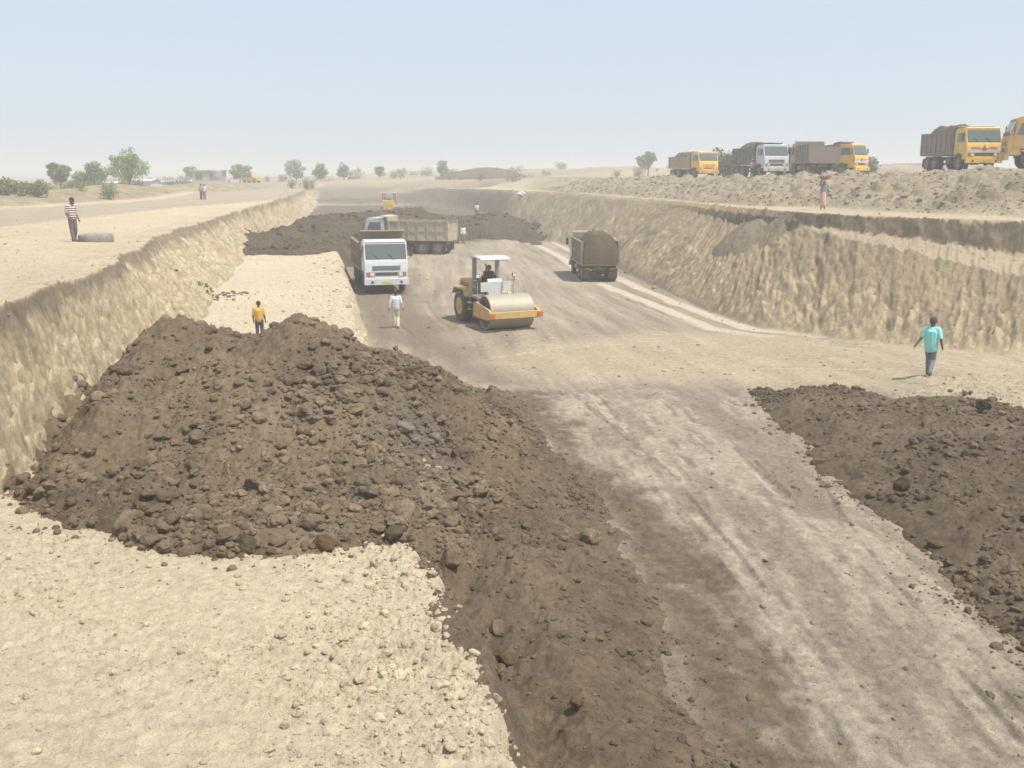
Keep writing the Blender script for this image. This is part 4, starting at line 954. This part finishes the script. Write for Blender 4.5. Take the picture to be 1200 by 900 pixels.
def person(label, loc, hd, shirt, trousers, pose=None, vox=.012, scale=1., hair=True, cap=None, shoes=None, sleeve='short', group=None, skirt=None, scarf=None, name='person', shirt_len=.92, extra=None):
    p = dict(BASEP); p.update(pose or {}); V = {k: Vector(v) for k, v in p.items()}
    fc = V['face'].normalized(); rt = fc.cross(Vector((0, 0, 1))).normalized(); up = Vector((0, 0, 1))
    H = V['head']
    caps = [(H + up * .025 - fc * .012, .092, H + up * .02 + fc * .0, .09), (H - up * .03 + fc * .025, .07, H - up * .075 + fc * .045, .048),
            (V['neck'] - up * .02, .058, H - up * .07, .052), (V['neck'] - up * .03, .075, V['chest'] + up * .06, .13),
            (V['chest'] + Vector((-.06, 0, .02)), .12, V['pel'] + Vector((-.05, 0, .05)), .105), (V['chest'] + Vector((.06, 0, .02)), .12, V['pel'] + Vector((.05, 0, .05)), .105),
            (V['pel'] + Vector((-.055, -.01, 0)), .115, V['pel'] + Vector((.055, -.01, 0)), .115),
            (H - up * .012 + fc * .09, .014, H - up * .035 + fc * .105, .017),                      # nose
            (H - up * .062 - rt * .022 + fc * .083, .012, H - up * .062 + rt * .022 + fc * .083, .012)]   # lips
    for s in (-1, 1): caps.append((H + rt * s * .09 + up * .015, .016, H + rt * s * .094 - up * .03 + fc * .01, .012))
    for s, c in ((-1, 'L'), (1, 'R')):
        sh, el, wr = V['sh' + c], V['el' + c], V['wr' + c]; hip, kn, an = V['hip' + c], V['knee' + c], V['ank' + c]
        caps += [(V['neck'] - up * .07, .06, sh, .062), (sh, .06, el, .042), (el, .041, wr, .028), (hip, .085, kn, .055), (kn, .055, kn * .6 + an * .4, .055), (kn * .6 + an * .4, .054, an, .036)]
        d = (wr - el).normalized(); ft = V['foot' + c].normalized()
        caps += [(an + Vector((0, 0, -.04)), .04, an + ft * .13 + Vector((0, 0, -.052)), .034), (an + ft * .13 + Vector((0, 0, -.052)), .034, an + ft * .18 + Vector((0, 0, -.06)), .026), (an - ft * .03 + Vector((0, 0, -.045)), .038, an + Vector((0, 0, -.045)), .038)]
        side = d.cross(up if abs(d.z) < .9 else Vector((1, 0, 0))).normalized(); fwd = side.cross(d).normalized()
        if abs(d.z) >= .7: side, fwd = Vector((0, 1, 0)), Vector((-s, 0, 0))
        caps.append((wr, .027, wr + d * .045, .034)); caps.append((wr + d * .04 + side * .018, .022, wr + d * .075 + side * .02, .018)); caps.append((wr + d * .04 - side * .018, .022, wr + d * .075 - side * .02, .018))
        for k, ln in enumerate((.066, .078, .074, .056)):
            b = wr + d * .08 + side * (.031 - .021 * k); m_ = b + d * ln * .55 + fwd * .008; e = m_ + d * ln * .42 + fwd * .02
            caps += [(b, .0088, m_, .0082), (m_, .0082, e, .007)]
        b = wr + d * .025 + side * .03; m_ = b + side * .03 + d * .03 + fwd * .01
        caps += [(b, .013, m_, .011), (m_, .0105, m_ + d * .03 + fwd * .008, .009)]
    body = capsule_mesh(caps, vox, 2)
    t = link(name, body, M_SKIN); t.location = loc; t.rotation_euler = (0, 0, rz_of(*hd)); t.scale = (scale,) * 3
    tag(t, label, 'person', group)
    for s in (-1, 1):
        bm = nb(); bmesh.ops.create_uvsphere(bm, u_segments=8, v_segments=6, radius=.013); bmesh.ops.translate(bm, verts=bm.verts, vec=H + rt * s * .034 + fc * .081 + up * .008); bmobj('eye', bm, M_HAIR, t, smooth=True)
    if hair:
        hc = [(H + up * .045 - fc * .022, .094, H + up * .05 + fc * .012, .086), (H + up * .0 - fc * .045, .08, H - up * .04 - fc * .05, .06)]
        link('hair', capsule_mesh(hc, vox, 1), M_HAIR, t)
    if cap:
        hc = [(H + up * .055 - fc * .015, .1, H + up * .06 + fc * .01, .094), (H + up * .0 - fc * .04, .09, H - up * .02 - fc * .045, .075)]
        link('cap', capsule_mesh(hc, vox, 1), cap, t)
    if scarf:
        hc = [(H + up * .045 - fc * .022, .106, H + up * .05 + fc * .01, .098), (H - fc * .05, .095, V['chest'] - fc * .1 + up * .05, .1)]
        link('head_scarf', capsule_mesh(hc, vox, 1), scarf, t)
    if shirt:
        sc = [(V['neck'] - up * .045, .082, V['chest'] + up * .06, .148)]
        for s in (-1, 1):
            sc += [(V['chest'] + Vector((0, -.005, .0)), .14, V['pel'] + Vector((0, -.01, -.03)), .145), (V['chest'] + Vector((s * .058, 0, .03)), .132, V['pel'] + Vector((s * .06, 0, shirt_len - .92 + .0)), .128 if shirt_len > .9 else .135)]
            c = 'LR'[s > 0]; sh, el, wr = V['sh' + c], V['el' + c], V['wr' + c]
            sc += [(V['neck'] - up * .075, .072, sh, .076), (sh, .076, sh.lerp(el, .85), .062)]
            if sleeve == 'long': sc += [(sh.lerp(el, .8), .06, el, .056), (el, .056, el.lerp(wr, .85), .045)]
        link('shirt', capsule_mesh(sc, vox, 2), shirt, t)
    if trousers:
        tc = [(V['pel'] + Vector((-.055, -.01, .03)), .124, V['pel'] + Vector((.055, -.01, .03)), .124)]
        for c in 'LR':
            hip, kn, an = V['hip' + c], V['knee' + c], V['ank' + c]
            tc += [(hip, .102, kn, .075), (kn, .075, an + up * .02, .066)]
        link('trousers', capsule_mesh(tc, vox, 2), trousers, t)
    if skirt:
        tc = [(V['pel'], .15, (V['kneeL'] + V['kneeR']) / 2, .17), ((V['kneeL'] + V['kneeR']) / 2, .17, (V['ankL'] + V['ankR']) / 2 + up * .2, .18)]
        link('skirt', capsule_mesh(tc, vox, 2), skirt, t)
    if shoes:
        for c in 'LR':
            an, ft = V['ank' + c], V['foot' + c].normalized()
            sc = [(an + Vector((0, 0, -.04)) - ft * .03, .048, an + ft * .14 + Vector((0, 0, -.05)), .044), (an + ft * .14 + Vector((0, 0, -.05)), .044, an + ft * .19 + Vector((0, 0, -.055)), .034)]
            link('shoe', capsule_mesh(sc, vox, 1), shoes, t)
    return t
M_CYAN = cloth('cyan_shirt', (.30, .78, .74)); M_JEAN = cloth('faded_jeans', (.16, .18, .20)); M_WSHIRT = cloth('white_shirt', (.62, .63, .66)); M_CREAM = cloth('cream_trousers', (.70, .66, .52))
M_YSHIRT = cloth('yellow_shirt', (.62, .38, .09)); M_DKTR = cloth('dark_trousers', (.06, .06, .065)); M_GRTR = cloth('grey_trousers', (.15, .13, .13)); M_PINK = cloth('pink_cloth', (.66, .42, .36)); M_DARKSH = cloth('dark_shirt', (.05, .045, .045)); M_GREYSH = cloth('grey_blue_cloth', (.22, .26, .28)); M_REDC = cloth('red_cloth', (.4, .1, .07)); M_GREEN = cloth('green_cloth', (.2, .28, .2))
# striped shirt
M_STR, nt, b = newmat('striped_shirt'); tc = N(nt, 'ShaderNodeTexCoord'); wv = N(nt, 'ShaderNodeTexWave'); wv.bands_direction = 'Z'; wv.inputs['Scale'].default_value = 3.6; wv.inputs['Distortion'].default_value = .6
cr = N(nt, 'ShaderNodeValToRGB'); cr.color_ramp.interpolation = 'CONSTANT'; cr.color_ramp.elements[0].color = (.16, .045, .04, 1); cr.color_ramp.elements[1].position = .5; cr.color_ramp.elements[1].color = (.66, .62, .6, 1)
nt.links.new(tc.outputs['Object'], wv.inputs['Vector']); nt.links.new(wv.outputs['Fac'], cr.inputs[0]); nt.links.new(cr.outputs[0], b.inputs['Base Color']); b.inputs['Roughness'].default_value = .9

walk = dict(shL=(-.165, -.01, 1.41), shR=(.165, -.01, 1.41), kneeL=(-.08, .20, .51), ankL=(-.07, .22, .10), kneeR=(.08, .02, .49), ankR=(.08, -.30, .16), pel=(0, 0, .96), hipL=(-.09, .02, .92), hipR=(.09, -.01, .92), elL=(-.27, -.06, 1.14), wrL=(-.38, -.16, .94), elR=(.26, -.06, 1.14), wrR=(.29, .06, .9))
person('man in a cyan shirt and faded jeans walking away on the pale track at right', gpx(1088, 28.2, .0), (.55, .83), M_CYAN, M_JEAN, walk, vox=.009, shoes=M_DKTR, shirt_len=.80, cap=M_DKTR)
walk2 = dict(kneeL=(-.08, .03, .5), ankL=(-.07, .06, .09), kneeR=(.08, .06, .5), ankR=(.08, -.08, .1), elL=(-.26, -.06, 1.14), wrL=(-.3, -.06, .9), elR=(.26, -.06, 1.14), wrR=(.3, .03, .9))
person('man in white shirt and cream trousers standing in front of the white truck', gpx(464.5, 42.0), (-.1, .99), M_WSHIRT, M_CREAM, walk2, vox=.011, shoes=M_DKTR, sleeve='long', shirt_len=.84, scale=.95)
person('child in a yellow shirt standing on the bench behind the two-peaked heap', gpx(305, 31.0), (-.1, .99), M_YSHIRT, M_DKTR, None, vox=.011, scale=.74)
stand = dict(head=(0, .07, 1.60), face=(0, .9, -.35), wrL=(-.22, .1, .9), wrR=(.22, .1, .9), kneeL=(-.1, .03, .5), ankL=(-.1, -.06, .09), ankR=(.1, .08, .09))
person('person in a red and white striped shirt standing at the left bank edge', gpx(87, 40.5), (.9, -.35), M_STR, M_GRTR, stand, vox=.010, scale=1.03, shoes=M_DKTR)
wom = dict(elR=(.22, .08, 1.52), wrR=(.12, .02, 1.75), wrL=(-.26, 0, .9))
pw = gpx(964, 54.5)
person('woman in grey top and pink skirt carrying a basket on the right bank path', pw, (-.2, -.98), M_GREYSH, None, wom, vox=.014, scale=.92, skirt=M_PINK, scarf=M_WSHIRT)
bm = nb(); lathe(bm, [(.16, 0), (.24, .04), (.30, .16), (.31, .17), (.27, .15), (.2, .12)], (0, 0, 0), 'z', 20); bk = bmobj('basket', bm, mat('cane', (.34, .15, .08), .8), None, smooth=True)
bk.location = (pw[0] + .0, pw[1] - .03, pw[2] + 1.6); tag(bk, 'reddish shallow basket balanced on the head of the woman in pink skirt', 'basket')
person('person in a pink shirt standing beside the white cab truck on the bank', gpx(881, 95), (.2, -.98), M_PINK, M_GRTR, None, vox=.02, cap=M_WSHIRT)
person('worker in white and green standing in front of the far heap near the tan tipper', gpx(543, 94), (.5, -.8), M_CREAM, M_GREEN, None, vox=.02, scarf=M_REDC, sleeve='long')
bend = dict(head=(0, .42, 1.32), neck=(0, .34, 1.24), chest=(0, .2, 1.15), shL=(-.18, .28, 1.2), shR=(.18, .28, 1.2), elL=(-.2, .38, .95), elR=(.2, .38, .95), wrL=(-.18, .42, .7), wrR=(.18, .42, .7), face=(0, .8, -.6))
px_ = gpx(557, 106); hz0 = HEAPS.get('soil_heap')
def on_heap(x, y): return float(hz0(np.array([x]), np.array([y]))[0][0])
person('stooping worker in dark clothes with white cloth on the far heap', (px_[0], px_[1], max(on_heap(px_[0], px_[1]), px_[2])), (.9, -.2), M_DARKSH, M_WSHIRT, bend, vox=.02, cap=M_WSHIRT)
px2 = gpx(559, 118)
person('worker in a white shirt and dark trousers behind the far heap', (px2[0], px2[1], px2[2] + .9), (-.2, .9), M_WSHIRT, M_DKTR, None, vox=.02)
G2 = 'two people far off beside the left road'
person('person in blue grey beside the far left road, left of a pair', gpx(236, 112), (.9, -.3), M_GREYSH, M_DKTR, None, vox=.02, group=G2)
person('person in pale shirt beside the far left road, right of a pair', gpx(240, 112), (-.2, -.9), M_WSHIRT, M_JEAN, None, vox=.02, group=G2)
# seated roller driver
seat = dict(pel=(0, 0, .52), hipL=(-.1, .03, .48), hipR=(.1, .03, .48), kneeL=(-.13, .42, .5), kneeR=(.13, .42, .5), ankL=(-.13, .44, .1), ankR=(.13, .44, .1), chest=(0, -.02, .82), neck=(0, .03, 1.02), head=(0, .09, 1.17), shL=(-.18, .0, .96), shR=(.18, .0, .96), elL=(-.25, .16, .76), elR=(.25, .16, .76), wrL=(-.17, .4, .82), wrR=(.17, .4, .82))
rzr = rz_of(*RHD); off = Matrix.Rotation(rzr, 3, 'Z') @ Vector((0, -.66, 1.36)) * .95
person('driver in dark clothes seated under the white canopy of the roller', (RL[0] + off.x, RL[1] + off.y, RL[2] + off.z - .02), RHD, M_DARKSH, M_DKTR, seat, vox=.012, shirt_len=.9)

# ================================================================== SMALL THINGS ON THE BANK
bm = nb(); lathe(bm, [(.38, .06), (.62, .0), (.72, .04), (.75, .12), (.75, .38), (.72, .46), (.62, .5), (.38, .44), (.36, .25)], (0, 0, 0), 'z', 40)
ty = bmobj('tyre', bm, mat('old_tyre', (.16, .16, .155), .9, dirt=.55, dirtcol=(.38, .33, .25)), None, smooth=True); ty.location = gpx(113, 41.0, -.08); ty.scale = (.92, .92, .8); tag(ty, 'large grey tyre lying flat beside the person in stripes', 'tyre')

def leaf_cloud(clumps, n, size, seed, flat=.0):
    rr = np.random.default_rng(seed); Vs = []; w = np.array([c[3] ** 2 for c in clumps]); w /= w.sum()
    ci = rr.choice(len(clumps), n, p=w); cc = np.array(clumps)[ci]
    d = rr.normal(size=(n, 3)); d /= np.linalg.norm(d, axis=1)[:, None]
    rad = rr.uniform(.35, 1.05, n) ** .6
    P = cc[:, :3] + d * (cc[:, 3] * rad)[:, None] * np.array([1, 1, .8])
    u = rr.normal(size=(n, 3)); u /= np.linalg.norm(u, axis=1)[:, None]; v = np.cross(u, rr.normal(size=(n, 3))); v /= np.linalg.norm(v, axis=1)[:, None]
    s = size * rr.uniform(.5, 1.3, n)[:, None]
    V = np.stack([P - u * s, P - v * s * .55, P + u * s, P + v * s * .55], 1).reshape(-1, 3)
    return raw_mesh('crown', V, np.arange(4 * n).reshape(n, 4), None, False)
def leaf_mat(name, c):
    m, nt, b = newmat(name); g_ = N(nt, 'ShaderNodeNewGeometry'); h = N(nt, 'ShaderNodeHueSaturation'); mr = N(nt, 'ShaderNodeMapRange'); mr.inputs['To Min'].default_value = .55; mr.inputs['To Max'].default_value = 1.5
    nt.links.new(g_.outputs['Random Per Island'], mr.inputs['Value']); nt.links.new(mr.outputs[0], h.inputs['Value']); h.inputs['Color'].default_value = (*c, 1); nt.links.new(h.outputs[0], b.inputs['Base Color']); b.inputs['Roughness'].default_value = .7
    b.inputs['Specular IOR Level'].default_value = .2
    return m
M_LEAF = [leaf_mat('leaf_green', (.13, .20, .055)), leaf_mat('leaf_olive', (.18, .19, .085)), leaf_mat('leaf_dusty', (.24, .23, .13)), leaf_mat('leaf_fresh', (.19, .28, .075))]
M_BARK = mat('bark', (.12, .09, .065), .9, dirt=.4)
def tree(label, loc, h, wd, mi, seed, name='tree', cat='tree', trunk=.35, n=1600, group=None, dens=1., size=None):
    rr = random.Random(seed)
    t = thing(name, label, cat, loc, 0, group)
    zt = h * trunk; cl = []; bm = nb(); r0 = h * .028
    tube(bm, [(0, 0, -.2), (wd * .02, 0, zt * .6), (wd * .04, wd * .02, zt)], [r0 * 1.3, r0, r0 * .8], 8)
    k = rr.randint(8, 12)
    for i in range(k):
        a = i * 2.4 + rr.random(); rad = wd * .5 * rr.uniform(.2, .6); z = zt + (h - zt) * rr.uniform(.05, .8)
        if i == 0: rad *= .2; z = h * .84
        e = Vector((rad * math.cos(a), rad * math.sin(a), z))
        tube(bm, [(wd * .03, 0, zt * .85), e * .5 + Vector((0, 0, zt * .5)), e], [r0 * .6, r0 * .4, r0 * .15], 6)
        cr_ = min(wd * .5, (h - zt) * .55) * rr.uniform(.5, .72)
        cl.append((e.x, e.y, e.z, cr_))
        for q in range(3):
            b_ = rr.uniform(0, 6.28); cl.append((e.x + cr_ * .8 * math.cos(b_), e.y + cr_ * .8 * math.sin(b_), e.z + cr_ * rr.uniform(-.4, .6), cr_ * rr.uniform(.4, .6)))
    bmobj('trunk', bm, M_BARK, t, smooth=True)
    me = leaf_cloud(cl, int(n * dens), size or h * .035, seed); link('crown', me, M_LEAF[mi], t)
def shrub(label, loc, h, wd, mi, seed, n=900, group=None):
    rr = random.Random(seed); t = thing('bush', label, 'bush', loc, 0, group); bm = nb(); cl = []
    for i in range(7):
        a = i * 2.4 + rr.random(); rad = wd * .5 * rr.uniform(.1, .75); e = Vector((rad * math.cos(a), rad * math.sin(a) * .8, h * rr.uniform(.35, .78)))
        tube(bm, [(0, 0, -.1), e * .5 + Vector((0, 0, h * .08)), e], [h * .02, h * .014, h * .006], 5)
        c_ = h * rr.uniform(.24, .36); cl.append((e.x, e.y, e.z, c_)); cl.append((e.x * 1.15, e.y, max(e.z * .5, c_ * .5), c_ * .8))
    bmobj('stems', bm, M_BARK, t); link('foliage', leaf_cloud(cl, n, h * .05, seed), M_LEAF[mi], t)
def tp(px, base, top, Y): # world height for a picture span
    return (base - top) / F * Y * 1.0
TREES = [ # label, px, Y, base, top, width px, kind, name
 ('tall leafy green tree behind the left road, largest on the left horizon', 151, 135, 222, 183, 34, 3, .12),
 ('dusty green tree with bare lower trunk, left of the broad one', 71, 140, 220, 191, 28, 1, .4),
 ('broad round tree between the bare trunked one and the tallest', 106, 145, 221, 191, 34, 0, .25),
 ('faint tree leaning over the low sheds on the left horizon', 226, 225, 213, 195, 17, 1, .4),
 ('round tree just right of the concrete building on the horizon', 281, 215, 212, 193, 27, 0, .35),
 ('pale spreading tree on the horizon above the left bank', 347, 240, 209, 188, 27, 2, .25),
 ('compact dome shaped green tree right of the pale spreading one', 376, 235, 207, 192, 18, 0, .25),
 ('small domed tree next to the excavator on the horizon', 403, 240, 207, 194, 15, 1, .25),
 ('small round tree alone on the horizon above the bulldozer', 445, 260, 206, 195, 11, 0, .3),
 ('small spiky green tree on the horizon left of the blackish mound', 519, 265, 201, 189, 13, 0, .2),
 ('thin two clump tree on the horizon left of the ochre truck', 759, 205, 200, 179, 24, 1, .3)]
for i, (lb, px, Y, b0, t0, wp, mi, tr) in enumerate(TREES):
    h = tp(px, b0, t0, Y); loc = gpx(px, Y)
    top_z = atd(px, t0, Y).z; h = max(h, top_z - loc[2])
    tree(lb, loc, h, 1.2 * wp / F * Y, mi, 60 + i, trunk=tr, n=6500 if i < 3 else 2200, group='trees on the horizon', size=h * (.026 if i < 3 else .045))
SH = [('grey green thorn bush at the left edge of the photo', 8, 98, 205, 56, 1), ('dusty thorn bush second from the left edge', 44, 100, 208, 46, 1), ('low bush at the foot of the broad round tree', 88, 138, 212, 30, 0), ('low bush right of the tallest left tree', 200, 190, 206, 26, 0), ('wide bush left of the concrete building', 215, 205, 204, 34, 1), ('low wide bush between two round trees on the horizon', 252, 235, 205, 24, 1), ('low grey bush right of the round tree', 310, 240, 205, 24, 1), ('tiny bush on the horizon below the pale spreading tree', 331, 250, 202, 12, 1),
      ('green thorn bush behind the ochre and white trucks', 848, 119, 170, 36, 0), ('olive bush rising behind the white cab', 915, 118, 168, 40, 2), ('dry bush right of the hidden yellow cab', 1016, 110, 180, 16, 2),
      ('small bush on the horizon above the blackish mound', 500, 270, 195, 14, 0), ('flat bush on the far ridge right of the mound', 603, 275, 192, 26, 0), ('flat bush on the far ridge further right', 658, 270, 188, 20, 0), ('grey bush at the foot of the thin two clump tree', 748, 190, 195, 18, 1), ('tiny far bush right of the lone round tree', 470, 285, 196, 16, 0)]
rr = random.Random(5)
for k in range(84):
    px = rr.choice([rr.uniform(0, 130), rr.uniform(130, 420), rr.uniform(420, 790), rr.uniform(0, 130)]); Y = rr.uniform(105, 150) if px < 130 else rr.uniform(170, 290)
    SH.append(('tiny faint scrub bush in the broken hazy line of the horizon', px, Y, 216 - rr.uniform(0, 8) if px < 130 else (209 if px < 420 else 200) - rr.uniform(0, 5), rr.uniform(8, 26), rr.choice([0, 1, 1, 2])))
for i, (lb, px, Y, t0, wp, mi) in enumerate(SH):
    loc = gpx(px, Y, -.1); h = max(atd(px, t0, Y).z - loc[2], .8)
    h = min(h, 4.2); shrub(lb, loc, h, wp / F * Y, mi, 200 + i, n=(1600 if Y < 130 else 700) if i < 16 else 450, group='bushes along the horizon' if i < 16 else 'scrub along the horizon')

# sheds, building and a parked machine far left
def shed(label, px, Y, w, d, h, m):
    t = thing('shed', label, 'shed', gpx(px, Y), random.uniform(-.2, .2), 'low sheds on the left horizon')
    bm = nb(); box(bm, -w / 2, w / 2, -d / 2, d / 2, -.3, h); bmobj('wall', bm, M_LGREY, t)
    bm = nb(); prism(bm, [(-d / 2 - .4, h + .01), (0, h + d * .08), (d / 2 + .4, h + .01), (d / 2 + .4, h + .08), (0, h + d * .08 + .09), (-d / 2 - .4, h + .08)], -w / 2 - .3, w / 2 + .3); bmobj('roof', bm, m, t)
    bm = nb(); box(bm, -.6, .6, -d / 2 - .03, -d / 2 - .004, 0, h * .8); bmobj('door', bm, M_CHAS, t)
shed('long pale roofed shed behind the broad round tree', 122, 185, 6, 4, .7, M_LGREY); shed('small pale shed right of the tallest left tree', 171, 190, 4, 4, 1.0, M_LGREY)
shed('pale tarpaulin roofed shed left of the concrete building', 203, 225, 7, 4, .5, M_LGREY); shed('pale sheet roofed shed touching the concrete building', 226, 222, 5, 4, .6, M_LGREY)
bt = thing('building', 'small flat roofed concrete building among trees on the left horizon', 'building', gpx(246, 215), .15)
M_CONC = mat('concrete', (.42, .40, .37), .9, dirt=.3)
bm = nb(); box(bm, -3.2, 3.2, -2.5, 2.5, -.3, 2.7); bmobj('wall', bm, M_CONC, bt)
bm = nb(); box(bm, -3.6, 3.6, -2.9, 2.9, 2.71, 2.95); bmobj('roof', bm, M_CONC, bt)
for x in (-1.8, 1.2):
    bm = nb(); box(bm, x - .7, x + .7, -2.53, -2.505, .9, 2.2); bmobj('window', bm, M_CHAS, bt)
tw = thing('water_tank', 'grey block shaped tank tower right of the concrete building', 'tank', gpx(255, 210), 0)
bm = nb(); box(bm, -.8, .8, -.8, .8, -.3, 1.4); bmobj('base', bm, M_GREY, tw); bm = nb(); lathe(bm, [(.9, 1.41), (1.0, 1.5), (1.0, 2.7), (.5, 2.95)], (0, 0, 0), 'z', 18); bmobj('tank', bm, M_GREY, tw)
def jeep(label, loc, hd, m):
    t = thing('jeep', label, 'jeep', loc, rz_of(*hd))
    bm = nb(); prism(bm, [(-1.9, .4), (-1.9, 1.0), (-1.8, 1.75), (.5, 1.75), (.9, 1.1), (1.8, 1.0), (1.9, .4)], -.8, .8); b_ = bmobj('body', bm, m, t, bevel=.06)
    for s in (-1, 1):
        bm = nb(); prism(bm, [(-1.6, 1.1), (-1.55, 1.6), (.35, 1.6), (.65, 1.1)], *sorted((s * .78, s * .81))); bmobj('side_window', bm, M_GLASS, b_)
        for y in (-1.2, 1.2): wheel(t, s * .72, y, .36, .22, s)
jeep('small orange jeep parked on the far left bank below the round tree', gpx(295, 200), (.9, -.4), M_OCH)
# pale litter and bag
bm = nb(); bmesh.ops.create_icosphere(bm, subdivisions=3, radius=.5)
for v in bm.verts: v.co = v.co * (1 + .25 * math.sin(v.co.x * 9 + v.co.y * 7) * math.cos(v.co.z * 8)); v.co.z *= .7
bg_ = bmobj('sack', bm, M_WHITE, None, smooth=True); bg_.location = gpx(611, 128, .3); tag(bg_, 'white sack on the far lip of the right bank', 'sack')

# ================================================================== HAZE, SKY, SUN, CAMERA
bm = nb(); box(bm, -1700, 1700, -1700, 1700, -3.0, 16.0)
m = bpy.data.materials.new('haze'); m.use_nodes = True; nt = m.node_tree
for n in list(nt.nodes):
    if n.type != 'OUTPUT_MATERIAL': nt.nodes.remove(n)
pv = nt.nodes.new('ShaderNodeVolumePrincipled'); pv.inputs['Color'].default_value = (.97, .96, .94, 1); pv.inputs['Density'].default_value = HAZE_D; pv.inputs['Anisotropy'].default_value = .2
nt.links.new(pv.outputs[0], [n for n in nt.nodes if n.type == 'OUTPUT_MATERIAL'][0].inputs['Volume'])
hz = bmobj('haze', bm, m); tag(hz, kind='stuff')

SUN_EL, SUN_AZ = math.radians(64), (0.86, -0.51)     # from the right, slightly towards the camera
w = bpy.data.worlds.new('World'); S.world = w; w.use_nodes = True
nt = w.node_tree; bg = nt.nodes['Background']
sky = nt.nodes.new('ShaderNodeTexSky'); sky.sky_type = 'NISHITA'; sky.sun_disc = False
sky.sun_elevation = SUN_EL; sky.sun_rotation = math.atan2(SUN_AZ[0], SUN_AZ[1])
sky.altitude = 300; sky.air_density = 1.0; sky.dust_density = 1.7; sky.ozone_density = 1.8
mx = nt.nodes.new('ShaderNodeMix'); mx.data_type = 'RGBA'; mx.inputs[0].default_value = .8      # thin bright dust veil over the clear sky
nt.links.new(sky.outputs[0], mx.inputs[6]); mx.inputs[7].default_value = (3.95, 4.55, 5.25, 1)
nt.links.new(mx.outputs[2], bg.inputs['Color']); bg.inputs['Strength'].default_value = SKY_S
sl = bpy.data.lights.new('sun', 'SUN'); sl.energy = SUN_S; sl.angle = math.radians(.6); sl.color = (1, .95, .86)
so = bpy.data.objects.new('sun', sl); COL.objects.link(so)
dv = Vector((SUN_AZ[0] * math.cos(SUN_EL), SUN_AZ[1] * math.cos(SUN_EL), math.sin(SUN_EL)))
so.rotation_euler = dv.to_track_quat('Z', 'Y').to_euler(); so.location = (60, 0, 120)
cam = bpy.data.cameras.new('camera'); co = bpy.data.objects.new('camera', cam); COL.objects.link(co)
co.location = (0, 0, CZ); co.rotation_euler = (math.pi / 2 - PITCH, 0, 0)
cam.sensor_width = 36; cam.lens = 36 * F / 1200; cam.clip_start = .1; cam.clip_end = 6000
S.camera = co
S.view_settings.view_transform = 'Standard'; S.view_settings.look = 'None'; S.view_settings.gamma = 1; S.view_settings.exposure = EXPO
S.render.engine = 'CYCLES'; c = S.cycles
c.max_bounces = 5; c.diffuse_bounces = 3; c.glossy_bounces = 2; c.transmission_bounces = 4; c.transparent_max_bounces = 8; c.volume_bounces = 1
c.use_denoising = True
try: c.denoiser = 'OPENIMAGEDENOISE'
except Exception: pass
c.filter_width = 1.6
